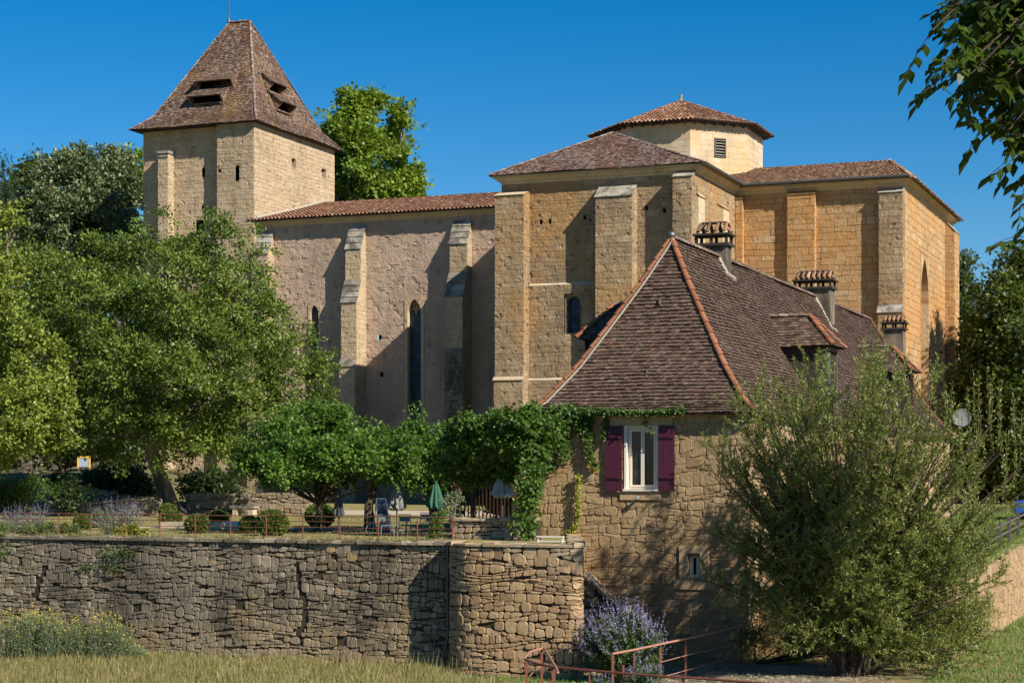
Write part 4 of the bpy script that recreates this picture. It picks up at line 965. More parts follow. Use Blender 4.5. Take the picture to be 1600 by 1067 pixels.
# stepped wall falling to the right in front of the house
b = MB(); ux0, ux1 = u_at(912, hV-1.6), u_at(1012, hV-1.6); Pf, L = plane((ux0, hV-1.6), (ux1, hV-1.6)); zf = lambda s: -.95-(1.75)*s/L-.1
surface(b, Pf, L, FZ-.05, -.9, 'house', zfun=lambda s: zf(s)-.18)
b.prism([Pf(0, FZ, 0), Pf(L, FZ, 0), Pf(L, zf(L), 0), Pf(0, zf(0), 0)], G(0, .45), .5, 1)
for i in range(14):
    s0_, s1_ = L*i/14, L*(i+1)/14; b.add([Pf(s0_, zf(s0_), .08), Pf(s1_-.02, zf(s1_), .08), Pf(s1_-.02, zf(s1_)+.09, .08), Pf(s0_, zf(s0_)+.09, .08), Pf(s1_-.02, zf(s1_)+.09, -.5), Pf(s0_, zf(s0_)+.09, -.5)], [(0, 1, 2, 3), (3, 2, 4, 5)], None, 0)
tag(b.build('stair_wall', [M['drystone'], M['darkjoint']]), 'dark stone wall sloping down to the right at the foot of the house', 'wall')
# low rubble wall beside the pergola on the terrace
b = MB(); vq = wV+2.4; ua, ub = u_at(708, vq), u_at(838, vq); Pf, L = plane((ua, vq), (ub, vq)); zt = z_at(809, depth(ua, vq)); b.gbox(ua, ub, vq, vq+.4, 0, zt-.06, .5, 1)
surface(b, Pf, L, 0, zt-.06, 'bast'); coping(b, Pf, L, zt); Pl, L2 = plane((ua, vq+.45), (ua, vq)); surface(b, Pl, L2, 0, zt-.05, 'house')
tag(b.build('terrace_wall', [M['ochrubble'], M['darkjoint']]), 'low stone wall between the red railing and the corner of the house', 'wall'); zTW = zt
# garden walls further back
def rubble_wall(px0, px1, Y, ybot, ytop0, ytop1, label, mat='ochrubble', sty='bast', base=0.0):
    ux, vx = toUV((px0-CXP)/F*Y, Y); ub = u_at(px1, vx); b = MB(); Pf, L = plane((ux, vx), (ub, vx)); z0_, z1_ = z_at(ytop0, depth(ux, vx)), z_at(ytop1, depth(ub, vx))
    zf = lambda s: z0_+(z1_-z0_)*s/L
    b.prism([Pf(0, base, 0), Pf(L, base, 0), Pf(L, z1_-.03, 0), Pf(0, z0_-.03, 0)], G(0, .45), .5, 1)
    surface(b, Pf, L, base, max(z0_, z1_), sty, zfun=lambda s: zf(s)-.1)
    Pr, Lr = plane((ub, vx), (ub, vx+.45)); surface(b, Pr, Lr, base, z1_-.05, sty)
    n = int(L/.5)
    for i in range(n):
        s0_, s1_ = L*i/n, L*(i+1)/n; j = rnd(0, .04); b.add([Pf(s0_, zf(s0_)-.08, .05), Pf(s1_-.02, zf(s1_)-.08, .05), Pf(s1_-.02, zf(s1_)+j, .05), Pf(s0_, zf(s0_)+j, .05), Pf(s1_-.02, zf(s1_)+j, -.5), Pf(s0_, zf(s0_)+j, -.5)], [(0, 1, 2, 3), (3, 2, 4, 5)], rnd(.4, 1), 0)
    return tag(b.build('garden_wall', [M[mat], M['darkjoint']]), label, 'wall'), Pf, vx
gw, PfG, vG = rubble_wall(290, 482, 82, 806, 772, 770, 'low ochre rubble wall behind the round bushes, right of the leaning tree')
rubble_wall(70, 243, 80, 810, 790, 777, 'broken low ochre stone wall behind the purple sage, left of the leaning tree')
rubble_wall(-120, 225, 122, 740, 668, 672, 'shaded grey garden wall behind the yellow framed sign', 'drystone', base=1.0)
# roof-like pile of flat stones on the bank
b = MB()
for i in range(520):
    q = random.random(); px = 55+q*110+rnd(-6, 6); py = 745-rnd(0, 17)*(1-.55*q); Y = 91-(py-728)*.12; P = W(px, py-2, Y); P[2] = bank(P[0], P[1])-.02+rnd(0, .12); w_, d_ = rnd(.25, .5), rnd(.15, .3); a = rnd(-.3, .3)
    b.box(P, [w_*math.cos(a), w_*math.sin(a), rnd(-.04, .04)], [-d_*math.sin(a), d_*math.cos(a), .06], ZUP*rnd(.04, .09))
tag(b.build('rubble_heap', M['ochrubble']), 'heap of flat grey stones on the bank left of the yellow framed sign', 'stones', kind='stuff')
# wall on the right, running back beside the yard
b = MB(); uRW = -7.5; vRa, vRb = hV+1.25, 130; Pf, L = plane((uRW, vRa), (uRW, vRb)); zf = lambda s: -1.47+1.3*min(1, s/38)
for i in range(20): s0_, s1_ = L*i/20, L*(i+1)/20; b.quad(Pf(s0_, FZ, 0), Pf(s1_, FZ, 0), Pf(s1_, zf(s1_), 0), Pf(s0_, zf(s0_), 0), .5, 1); b.quad(Pf(s0_, zf(s0_), 0), Pf(s1_, zf(s1_), 0), Pf(s1_, zf(s1_), -.5), Pf(s0_, zf(s0_), -.5), .8, 0)
surface(b, Pf, 40, FZ-.05, -.1, 'house', zfun=lambda s: zf(s)-.15); P2, L2 = plane((hU, vRa), (uRW, vRa)); b.quad(P2(0, FZ, 0), P2(L2, FZ, 0), P2(L2, -1.42, 0), P2(0, -1.42, 0), .5, 1); surface(b, P2, L2, FZ-.05, -1.5, 'house')
tag(b.build('yard_wall', [M['ochrubble'], M['housemortar']]), 'pale stone wall holding up the yard on the right, beyond the willow', 'wall')
# ------------------------------------------------------------------ railings and furniture
def obj(b, name, mats, label, cat, group=None, kind=None, smooth=False): return tag(b.build(name, mats, smooth=smooth), label, cat, group, kind)
rv = wV+.16; hts = (.19, .335, .495, .65)
fr_ = thing('terrace_railing', G(u_at(350, rv), rv, 0), 'long red iron railing with four thin rails along the terrace edge', 'railing')
for z in hts:
    b = MB(); ux = u_at(-60, rv); us = np.linspace(ux, u_at(707, rv), 40); b.tube([G(u, rv, z+.012*math.sin(u*1.7+z*9)) for u in us], 0.015 if z > .6 else .010, 6); b.build('rail', M['rust'], fr_)
for px in (-13, 41, 92, 142, 196, 250, 305, 360, 416, 473, 531, 591, 652, 707):
    u = u_at(px, rv); b = MB(); b.tube([G(u+.06, rv, -.12), G(u+.05, rv, -.0), G(u, rv, .12), G(u, rv, .66)], [.022, .022, .02, .018], 6); b.build('post', M['rust'], fr_)
# the ramp handrails in front
def rail_thing(label, top, posts, lower=(), zr=1.02, mtop='rustpale', mp='rust', rr=.028):
    t = thing('handrail', (top[0][0], top[0][1], FZ), label, 'handrail', 'red steel handrails of the ramp')
    P = lambda x, y, z: np.array([x, y, FZ+z]); b = MB(); b.tube([P(x, y, (q[0] if q else zr)) for x, y, *q in top], rr, 8); b.build('top_rail', M[mtop], t)
    for pts in lower: b = MB(); b.tube([P(*p) for p in pts], .012, 5); b.build('lower_rail', M[mtop], t)
    for (x, y, h, w_) in posts: b = MB(); b.box(P(x-w_/2, y-.012, 0), (w_, 0, 0), (0, .03, 0), ZUP*(h-.01)); b.build('post', M[mp], t)
    return t
def PXY(px, Y): return ((px-CXP)/F*Y, Y)
def spx(px, py): Y = (ZC-FZ-1.02)*F/(py-HY); return PXY(px, Y)     # point on a rail 1.02 m above the field
tp = [spx(957, 1021), spx(990, 1015), spx(1032, 1006), spx(1072, 997.5), spx(1120, 987.5), spx(1158, 978)]
lows = [[(*tp[2], .58), (*tp[3], .60), (*tp[4], .60), (*tp[5], .60)], [(*tp[0], .1), (*tp[1], .2), (*tp[3], .22), (*tp[5], .24)]]
rail_thing('pale red handrail rising to the right past the purple flowering shrub', tp, [(*spx(957.5, 1021), 1.0, .062), (*spx(991, 1014), 1.0, .05), (*spx(1032, 1005), 1.0, .06), (*spx(1071.5, 997), 1.0, .055), (*spx(1121, 987), 1.0, .05), (*spx(1158, 978), 1.0, .05)], lows)
tp2 = [spx(820, 1029), spx(832, 1035), spx(860, 1041), spx(900, 1045), spx(957, 1050), spx(1030, 1056), spx(1100, 1060), spx(1180, 1066), spx(1240, 1071)]
rail_thing('dark red curved handrail nearest the viewer, low along the picture edge', tp2, [(*spx(822.5, 1030), 1.0, .055), (*spx(922, 1047), 1.0, .05), (*spx(1067, 1058), 1.0, .07), (*spx(974, 1051), 1.2, .04)], mtop='rust', rr=.026)
tp3 = [spx(820, 1028), spx(824, 1022), spx(833, 1016), spx(849, 1012.5), spx(853, 1016), spx(862, 1031), spx(869, 1043), spx(872, 1050)]
rail_thing('small looped red handrail at the left end of the ramp', tp3, [(*spx(846.5, 1013), 1.0, .06), (*spx(865, 1040), 1.0, .085)], [[(*spx(827, 1030), .65), (*spx(842, 1018), .66)]])

# low stone kerb slabs on the lawn
for px0, px1, py, m_, lb in ((250, 302, 821, 'pale', 'pale stone kerb slab on the lawn by the leftmost round bushes'), (320, 347, 822.5, 'pale', 'short pale stone kerb slab between two round bushes'), (347, 378, 819.5, 'whitestone', 'white stone kerb slab on the lawn beside the round bushes')):
    Y = ZC*F/(py+4-HY); A_ = W(px0, py+4, Y); A_[2] = .01; b = MB(); b.box(A_, G((px1-px0)/F*Y*1.03, 0), G(0, .35), ZUP*.2, .6); obj(b, 'kerb_slab', M[m_], lb, 'kerb slab', 'stone kerb slabs on the lawn')
# stone bench by the garden wall
Y = 78; t = thing('stone_bench', W(383, 806, Y)*np.array([1, 1, 0]), 'small stone bench standing against the low garden wall', 'bench')
P = W(359, 806, Y)*np.array([1, 1, 0]); b = MB(); b.box(P+ZUP*.36, G(1.15, 0), G(0, .45), ZUP*.1, .5); b.build('seat', M['cap'], t)
for x in (.1, .85): b = MB(); b.box(P+G(x, .04), G(.22, 0), G(0, .36), ZUP*.36, .5); b.build('leg', M['pale'], t)
# yellow framed sign
Y = 97; P = W(131, 722, Y); t = thing('information_sign', (P[0], P[1], bank(P[0], P[1])), 'pale blue sign panel in a yellow frame on the left bank', 'sign')
b = MB(); w_, h_ = 17/F*Y, 14/F*Y; b.box(P+np.array([-w_/2, 0, -h_/2]), (w_, 0, 0), (0, .03, 0), ZUP*h_, .5); b.build('panel', plain('sign_panel', (.30, .36, .42), .6, nscale=1, bump=0), t)
b = MB()
for (x, z, a, c) in ((-w_/2-.06, -h_/2-.06, .08, h_+.12), (w_/2-.02, -h_/2-.06, .08, h_+.12), (-w_/2-.06, h_/2, w_+.12, .08)): b.box(P+np.array([x, -.02, z]), (a, 0, 0), (0, .05, 0), ZUP*c, .5)
b.build('frame', plain('yellow_frame', (.75, .45, .05), .5, nscale=3), t)
for x in (-w_/2, w_/2): b = MB(); b.tube([P+np.array([x, .03, -h_/2]), np.array([P[0]+x, P[1]+.03, bank(P[0], P[1])-.1])], .04, 6); b.build('post', M['wood'], t)

# closed parasols
M['canvas'] = plain('shade_grey_canvas', (.24, .24, .23), .9, nscale=3); M['green'] = plain('green_canvas', (.04, .13, .08), .9, nscale=3); M['blue'] = plain('pale_blue_canvas', (.30, .36, .38), .9, nscale=3); M['dk'] = plain('dark_grey_canvas', (.07, .07, .07), .9)  # canvas colours lowered to paint in the shade of the terrace trees
def parasol(px, pyt, pyb, Y, m_, label, wpx=26):
    top, bot = z_at(pyt, Y), z_at(pyb, Y); X0 = (px-CXP)/F*Y; t = thing('closed_parasol', (X0, Y, 0), label, 'parasol', 'closed parasols on the terrace')
    b = MB(); b.tube([(X0, Y, .04), (X0, Y, top+.02)], .022, 8); b.build('pole', M['wood'], t)
    b = MB(); n = 32; rw = wpx/F*Y/2; prof = [(0.03, 1.0), (.2, .78), (.5, .5), (.8, .2), (1, .03), (.97, 0)]; vs = []; nf = 8
    for r, q in prof:
        for k in range(n): a = 2*math.pi*k/n; rr = rw*r*(1+.22*math.cos(nf*a+q*.8)); vs.append(np.array([X0+rr*math.cos(a), Y+rr*math.sin(a), bot+(top-bot)*q+(.05*math.cos(nf*a) if q < .1 else 0)]))
    fs = [(i*n+k, i*n+(k+1) % n, (i+1)*n+(k+1) % n, (i+1)*n+k) for i in range(len(prof)-1) for k in range(n)]+[tuple(range(n)), tuple((len(prof)-1)*n+k for k in range(n))]
    b.add(vs, fs, .5); b.build('folded_canopy', M[m_], t, smooth=False)
    b = MB(); b.lathe((X0, Y, .0), [(.22, 0), (.22, .05), (.05, .08), (.04, .2)], 14); b.build('base', M['soot_shade'], t)
parasol(620, 746, 795, 56.5, 'canvas', 'closed pale parasol greyed for the tree shade, just right of the menu board')
parasol(681, 742, 793, 56.0, 'green', 'closed green parasol near the right end of the railing')
parasol(785, 716, 775, 52.4, 'blue', 'closed pale blue parasol hanging in the shade of the vine', 30)
parasol(529, 752, 805, 56.0, 'dk', 'closed dark grey parasol beside the second tree trunk', 16)
# menu board
def mat_board():
    m, n, p = new_mat('chalk_board'); co = coords(n); a = noise(n, co, 14, 4, .7, 1.5); b_ = noise(n, co, 4, 2)
    f = math_(n, 'MULTIPLY', mapr(n, a.outputs[0], .52, .6), mapr(n, b_.outputs[0], .4, .55)); c = mix(n, f, (.02, .028, .035), (.45, .5, .55)); n.links.new(c, p.inputs['Base Color']); p.inputs['Roughness'].default_value = .7; return m
Y = 54.5; X0 = (597-CXP)/F*Y; t = thing('menu_board', (X0, Y, 0), 'black chalkboard easel with a pale frame standing on the terrace', 'menu board')
h_ = z_at(779, Y); 
A0, A1 = np.array([X0-.16, Y-.02, h_]), np.array([X0+.12, Y-.1, h_]); B0, B1 = np.array([X0-.08, Y-.42, .08]), np.array([X0+.30, Y-.5, .08])
N_ = nrm(np.cross(A1-A0, B0-A0)); N_ = N_ if N_[1] < 0 else -N_
b = MB(); b.prism([A0, A1, B1, B0], -N_*.02, .5); b.build('board', mat_board(), t)
b = MB()
for P, Q in ((A0, B0-ZUP*.08), (A1, B1-ZUP*.08), (A0, A1), (B0+(A0-B0)*.18, B1+(A1-B1)*.18)): b.tube([P+N_*.01, Q+N_*.01], .02, 4)
b.build('front_frame', M['white'], t)
b = MB()
for P, Q in ((A0, np.array([X0-.3, Y+.35, 0])), (A1, np.array([X0+.02, Y+.3, 0])), (np.array([X0-.27, Y+.28, .2]), np.array([X0+.0, Y+.23, .2]))): b.tube([P, Q], .018, 4)
b.build('rear_frame', M['white'], t)
# bistro tables and chairs
M['steel'] = plain('pale_green_steel', (.22, .27, .25), .5, nscale=5); M['seatmat'] = plain('grey_green_seat', (.10, .14, .13), .7)
def table(X, Y, label):
    t = thing('bistro_table', (X, Y, 0), label, 'table', 'small metal tables on the terrace'); b = MB(); b.box((X-.42, Y-.32, .50), (.84, 0, 0), (0, .64, 0), ZUP*.03, .5); b.build('table_top', M['steel'], t)
    for sx in (-.36, .36):
        for sy in (-.26, .26): b = MB(); b.tube([(X+sx, Y+sy, .5), (X+sx*1.12, Y+sy*1.12, 0)], .014, 5); b.build('leg', M['steel'], t)
    return t
ta = table(PXY(655, 54.6)[0], 54.6, 'pale green metal table behind the right part of the railing')
dup(ta, (PXY(690, 57)[0], 57, 0), 'pale green metal table under the green parasol')
def chair():
    X, Y = PXY(632, 53.6); t = thing('terrace_chair', (X, Y, 0), 'metal chair left of the pale green table behind the railing', 'chair', 'metal chairs on the terrace')
    b = MB(); b.box((X-.18, Y-.18, .31), (.36, 0, 0), (0, .36, 0), ZUP*.025, .5); b.build('seat', M['seatmat'], t)
    b = MB(); b.tube([(X-.17, Y+.17, .62), (X+.17, Y+.17, .62)], .012, 5); b.box((X-.15, Y+.165, .42), (.3, 0, 0), (0, .012, 0), ZUP*.16, .5); b.build('backrest', M['seatmat'], t)
    for sx in (-.17, .17):
        b = MB(); b.tube([(X+sx, Y-.16, .31), (X+sx*1.15, Y-.2, 0)], .011, 5); b.build('leg', M['steel'], t)
        b = MB(); b.tube([(X+sx, Y+.17, .62), (X+sx, Y+.17, .31), (X+sx*1.15, Y+.24, 0)], .011, 5); b.build('leg', M['steel'], t)
    return t
chh = chair()
for px, Y, rz, lb in ((603, 53.4, .3, 'metal chair in front of the menu board legs'), (672, 53.5, -.2, 'metal chair right of the pale green table behind the railing'), (668, 56.2, 2.9, 'metal chair facing the railing from behind the pale green table'), (585, 54.2, 1.4, 'metal chair standing left of the menu board')):
    dup(chh, (*PXY(px, Y), 0), lb, rz)
M['picket'] = plain('shade_dark_picket', (.05, .018, .014), .7)  # shade under the vine put into the picket colour
# burgundy picket fence and stored things above the low wall
vq2 = wV+5.2; t = thing('picket_fence', G(u_at(745, vq2), vq2, 0), 'burgundy picket fence, pickets darkened in colour for the shade under the vine', 'fence'); zt = z_at(756, 54)
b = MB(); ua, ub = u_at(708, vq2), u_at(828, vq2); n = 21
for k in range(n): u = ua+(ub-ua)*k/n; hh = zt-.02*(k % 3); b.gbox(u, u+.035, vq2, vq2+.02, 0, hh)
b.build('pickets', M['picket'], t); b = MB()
for z in (.3, zt-.12): b.gbox(ua, ub, vq2+.022, vq2+.05, z, z+.05)
b.build('rail', M['rust'], t); b = MB()
for u in (ua-.03, ub): b.gbox(u, u+.06, vq2, vq2+.06, 0, zt+.05)
b.build('post', M['rust'], t)
X0, Y0 = PXY(857, 49.2); t = thing('white_bench', (X0, Y0, 0), 'low white slatted bench on top of the bastion by the house corner', 'bench'); o0 = G(u_at(838, wV+.1), wV+.1)
for z, dv in ((.16, 0), (.04, .03)): b = MB(); b.box(o0+ZUP*z+G(0, dv), G(.74, 0), G(0, .09), ZUP*.035, .5); b.build('seat' if z > .1 else 'stretcher', M['white'], t)
for x in (.02, .68): b = MB(); b.box(o0+G(x, .02)+ZUP*.015, G(.035, 0), G(0, .06), ZUP*.145, .5); b.build('leg', M['white'], t)
# white folding chairs in the shade
X0, Y0 = PXY(786, 52.9)
# satellite dish
P = W(1503, 652, 86.0); t = thing('satellite_dish', P-ZUP*1.6, 'round white satellite dish beyond the far end of the house roof', 'satellite dish')
dn = nrm(np.array([-.25, -1, .25])); s1 = nrm(np.cross(dn, ZUP)); s2 = np.cross(s1, dn); b = MB(); vs = []; n = 24
for r, d in ((.0, .0), (.16, -.01), (.3, -.035), (.43, -.085)):
    for k in range(n): a = 2*math.pi*k/n; vs.append(P+s1*r*math.cos(a)+s2*r*math.sin(a)-dn*(d)-dn*.1)
b.add(vs, [(i*n+k, i*n+(k+1) % n, (i+1)*n+(k+1) % n, (i+1)*n+k) for i in range(3) for k in range(n)], .5); b.build('dish', plain('dish_paint', (.20, .22, .21), .7), t)
b = MB(); b.tube([P-s2*.4, P+dn*.35], .015, 5); b.build('feed_arm', M['lead'], t); b = MB(); b.tube([P-dn*.12, P-dn*.2-ZUP*1.6], .03, 6); b.build('pole', M['lead'], t)
# wooden fence in the yard
def yz(v): return -1.5+1.5*(v-hV-1.2)/(96-hV-1.2)
uf = -8.3; vs_ = [66, 69, 72, 75, 78, 81]; t = thing('yard_fence', G(uf, 70, yz(70)), 'dark wooden post and rail fence at the far right of the yard', 'fence')
for v in vs_: b = MB(); b.gbox(uf, uf+.14, v, v+.14, yz(v)-.1, yz(v)+1.0); b.build('post', M['wood'], t)
for h in (.45, .8): b = MB(); b.tube([G(uf+.07, v, yz(v)+h) for v in (65.5, 81.5)], .045, 5); b.build('rail', M['wood'], t)
# parked car
P0 = np.array([*PXY(1655, 84), 0.0]); uu, vv = toUV(P0[0], P0[1]); zc_ = yz(vv)+.01
t = thing('parked_car', (P0[0], P0[1], zc_), 'blue car parked behind the wooden fence at the right edge', 'car'); D = nrm(np.array([1, -.15, 0])); S_ = nrm(np.array([.15, 1, 0])); C0 = np.array([P0[0], P0[1], zc_])
def cp(x, y, z): return C0+D*x+S_*y+ZUP*z
prof = [(-2.05, .3), (-2.1, .6), (-2.0, .82), (-1.9, .88), (-1.0, .95), (1.95, .92), (2.1, .7), (2.12, .32)]
b = MB(); b.prism([cp(x, -.85, z) for x, z in prof], S_*1.7, .5)
b.prism([cp(x, -.72, z) for x, z in ((-.75, .94), (-.35, 1.42), (1.25, 1.45), (1.85, .93))], S_*1.44, .5); m_, n_, p_2 = new_mat('blue_car_paint'); p_2.inputs['Base Color'].default_value = (.015, .07, .3, 1); p_2.inputs['Roughness'].default_value = .25; p_2.inputs['Coat Weight'].default_value = .6
bd = b.build('body', m_, t); md = bd.modifiers.new('bevel', 'BEVEL'); md.width = .07; md.segments = 3
for y in (-.735, .735):
    b = MB(); b.poly([cp(x, y, z) for x, z in ((-.55, .98), (-.28, 1.36), (.4, 1.38), (.4, .98))]); b.poly([cp(x, y, z) for x, z in ((.47, .98), (.47, 1.38), (1.15, 1.38), (1.6, .98))]); b.build('side_window', M['wglass'], t)
b = MB(); b.poly([cp(-.74, -.6, .98), cp(-.42, -.55, 1.36), cp(-.42, .55, 1.36), cp(-.74, .6, .98)]); b.build('windscreen', M['wglass'], t)
for x in (-1.35, 1.3):
    for y in (-.86, .7):
        b = MB(); b.tube([cp(x, y-.01, .31), cp(x, y+.17, .31)], .31, 20); wh = b.build('wheel', M['soot_shade'], t); b = MB(); b.tube([cp(x, y-.015 if y < 0 else y+.16, .31), cp(x, y-.02 if y < 0 else y+.175, .31)], .2, 16); b.build('rim', M['lead'], wh)
for y in (-.6, .6): b = MB(); b.box(cp(-2.07, y-.15, .62), D*.06, S_*.3, ZUP*.14); b.build('headlight', M['canvas'], t)
# ------------------------------------------------------------------ plants
def L4(P, D, L, Wd, S=None):
    """leaf diamonds: points, directions, lengths, widths"""
    n = len(P)
    if S is None: S = rng.normal(size=(n, 3))
    S = S-D*np.sum(S*D, 1, keepdims=True); S /= np.linalg.norm(S, axis=1, keepdims=True)+1e-9
    m = P+D*(L*.5)[:, None]; V = np.empty((n, 4, 3)); V[:, 0] = P; V[:, 1] = m+S*(Wd*.5)[:, None]; V[:, 2] = P+D*L[:, None]; V[:, 3] = m-S*(Wd*.5)[:, None]
    return V.reshape(-1, 3)
def unit(n): v = rng.normal(size=(n, 3)); return v/np.linalg.norm(v, axis=1, keepdims=True)
def clump_pts(cl, n, shell=.22, flat=1.0):
    """points near the surfaces of ellipsoids (x,y,z,r)"""
    C = np.array([c[:3] for c in cl]); Rr = np.array([c[3] for c in cl]); w_ = Rr**2; idx = rng.choice(len(cl), n, p=w_/w_.sum())
    d = unit(n); r = 1-np.abs(rng.normal(size=n))*shell; r = np.clip(r, .1, 1.08)
    return C[idx]+d*(Rr[idx]*r)[:, None]*np.array([1, 1, flat]), d, idx
def foliage(name, parent, cl, nb, per, spread, leaf, width, mat, up=.25, shell=.22, droop=.0, flat=1.0, tonew=.5, bump=.16, holes=-.75, hf=1.0):
    B, d, idx = clump_pts(cl, nb, shell, flat)
    # knobbly outline: shift boughs with a few waves so the surface is uneven
    q = np.sin(B[:, 0]*2.1+B[:, 2]*1.3)+np.sin(B[:, 1]*1.7-B[:, 2]*2.3+1)+np.sin(B[:, 0]*1.1+B[:, 1]*2.9+2); Rr = np.array([c[3] for c in cl])[idx]
    B = B+d*(q*bump*.33*Rr)[:, None]
    q2 = np.sin(B[:, 0]*hf*1.7+B[:, 1]*hf)+np.sin(B[:, 1]*hf*1.9-B[:, 2]*hf*1.3+2)+np.sin(B[:, 2]*hf*2.1+B[:, 0]*hf*.7+4)+rng.normal(size=nb)*.5
    ok = q2 > holes; B, d, nb = B[ok], d[ok], int(ok.sum())
    n = nb*per; c = np.repeat(B, per, 0); dd = np.repeat(d, per, 0)
    ax = d*.8+unit(nb)*.5+np.array([0, 0, -.15]); off = rng.normal(size=(n, 3))*spread*np.array([1, 1, .7])*.62; P = c+off+np.repeat(ax, per, 0)*(rng.uniform(-1.5, 1.5, n)*spread)[:, None]
    D = unit(n)*.8+dd*.55+off/spread*.25+np.array([0, 0, -droop]); D /= np.linalg.norm(D, axis=1, keepdims=True)
    S = unit(n); Nn = dd*.5+np.array([0, 0, up])*2+unit(n)*.9; S = np.cross(Nn, D)
    Ls = leaf*rng.uniform(.6, 1.25, n); V = L4(P, D, Ls, Ls*width, S)
    bt = rng.uniform(0, 1, nb); tone = np.clip(np.repeat(bt, per)*tonew+rng.uniform(0, 1, n)*(1-tonew), 0, 1)
    return npmesh(name, V, n, tone, mat, parent)
def limbs(parent, base, cl, r0, mat, fork=.35, n_sub=3, name='trunk', lean=(0, 0), trunk_pts=None):
    b = MB(); base = np.array(base, float); C = np.array([c[:3] for c in cl]); cen = C.mean(0)
    fk = base+(cen-base)*fork if trunk_pts is None else np.array(trunk_pts[-1])
    tp_ = trunk_pts or [base-ZUP*.1, base+(fk-base)*.33+np.array([rnd(-.1, .1), 0, 0])*r0*2, base+(fk-base)*.7+np.array([rnd(-.1, .1), 0, 0])*r0*2, fk]
    k = len(tp_); b.tube(tp_, [r0*(1.35 if i == 0 else 1-.3*i/(k-1)) for i in range(k)], 12, .5)
    for c in cl:
        e = np.array(c[:3]); m1 = fk+(e-fk)*.4+np.array([rnd(-.12, .12), rnd(-.12, .12), rnd(-.05, .12)])*np.linalg.norm(e-fk); rr = r0*rnd(.28, .42)
        b.tube([fk-(fk-tp_[-2])*.1, m1, e], [rr, rr*.65, rr*.3], 7, .5)
        for _ in range(n_sub):
            d = unit(1)[0]; d[2] = abs(d[2])*.6; s = m1+(e-m1)*rnd(.1, .9); t_ = e+d*c[3]*rnd(.6, .95); mm = (s+t_)/2+unit(1)[0]*.1*c[3]
            b.tube([s, mm, t_], [rr*.4, rr*.25, rr*.08], 5, .5)
    return b.build(name, mat, parent)
def pc(lst, Y, dz=None):
    """crown lobes as (px, py, radius px, depth offset)"""
    out = []
    for q in lst: px, py, r = q[:3]; dy = q[3] if len(q) > 3 else 0; P = W(px, py, Y+dy); out.append((P[0], P[1], P[2], r/F*(Y+dy)))
    return out
M['bark'] = stone_mat('grey_bark', [(0, (.16, .13, .095)), (1, (.30, .26, .21))], (.05, .042, .03), .42, .58, 2.2, bump=.9, bscale=6, pits=.6, bdist=.06)
M['dbark'] = stone_mat('dark_bark', [(0, (.06, .045, .03)), (1, (.13, .10, .07))], (.03, .025, .018), .45, .6, 3, bump=.8, bscale=9)
M['walnut'] = leaf_mat('walnut_leaf', [(0, (.036, .058, .010)), (.35, (.08, .12, .018)), (.7, (.14, .20, .028)), (.93, (.23, .28, .046)), (1, (.36, .27, .03))], .2, (.32, .45, .03))
M['plane'] = leaf_mat('plane_leaf', [(0, (.06, .09, .014)), (.4, (.13, .18, .026)), (.8, (.22, .27, .04)), (1, (.34, .31, .06))], .2, (.4, .42, .03))
M['silver'] = leaf_mat('silver_lime_leaf', [(0, (.05, .075, .025)), (.45, (.11, .15, .055)), (.75, (.22, .26, .13)), (1, (.40, .43, .27))], .15, (.2, .25, .12))
M['lime'] = leaf_mat('bright_lime_leaf', [(0, (.075, .12, .012)), (.5, (.16, .24, .026)), (1, (.28, .36, .05))], .35, (.35, .5, .03))
M['dark'] = leaf_mat('dark_chestnut_leaf', [(0, (.018, .03, .007)), (.6, (.055, .08, .014)), (.9, (.13, .16, .026)), (1, (.22, .2, .04))], .22)
M['poplar'] = leaf_mat('poplar_leaf', [(0, (.03, .05, .015)), (1, (.10, .13, .04))], .25)
M['conifer'] = leaf_mat('conifer_needle', [(0, (.012, .03, .015)), (1, (.04, .07, .035))], .1)
M['mulb'] = leaf_mat('mulberry_leaf', [(0, (.035, .07, .012)), (.5, (.085, .155, .022)), (1, (.17, .26, .04))], .32, (.2, .45, .03))
M['vine'] = leaf_mat('creeper_leaf', [(0, (.03, .06, .012)), (.5, (.06, .12, .018)), (.9, (.11, .18, .03)), (1, (.22, .22, .03))], .28)
M['yvine'] = leaf_mat('yellowing_creeper_leaf', [(0, (.10, .14, .02)), (1, (.38, .36, .04))], .3)
M['willow'] = leaf_mat('willow_leaf', [(0, (.06, .085, .018)), (.4, (.14, .175, .036)), (.8, (.25, .28, .075)), (1, (.42, .43, .2))], .25, (.4, .42, .04), rough=.45, spec=.35, nz=.8)
M['box'] = leaf_mat('box_leaf', [(0, (.04, .06, .01)), (1, (.12, .16, .025))], .2)
M['shrub'] = leaf_mat('light_shrub_leaf', [(0, (.05, .09, .018)), (1, (.14, .21, .045))], .3)
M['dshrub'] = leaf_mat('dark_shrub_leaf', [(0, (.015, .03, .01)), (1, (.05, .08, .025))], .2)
M['purple'] = leaf_mat('purple_flower', [(0, (.15, .13, .21)), (1, (.34, .31, .45))], .2, (.3, .2, .5))
M['sage'] = leaf_mat('grey_green_leaf', [(0, (.10, .13, .07)), (1, (.22, .25, .15))], .2)
M['chaste'] = leaf_mat('chaste_tree_leaf', [(0, (.03, .06, .02)), (1, (.09, .15, .045))], .25)
M['spurge'] = leaf_mat('grey_green_weed', [(0, (.09, .13, .06)), (1, (.20, .25, .13))], .25)
M['yellow'] = leaf_mat('yellow_flower', [(0, (.40, .32, .03)), (1, (.62, .50, .05))], .2, (.6, .5, .05))
M['straw'] = leaf_mat('field_grass', [(0, (.12, .13, .035)), (.35, (.20, .19, .06)), (.7, (.30, .25, .11)), (1, (.42, .34, .17))], .3, (.4, .35, .1), nz=1.2)
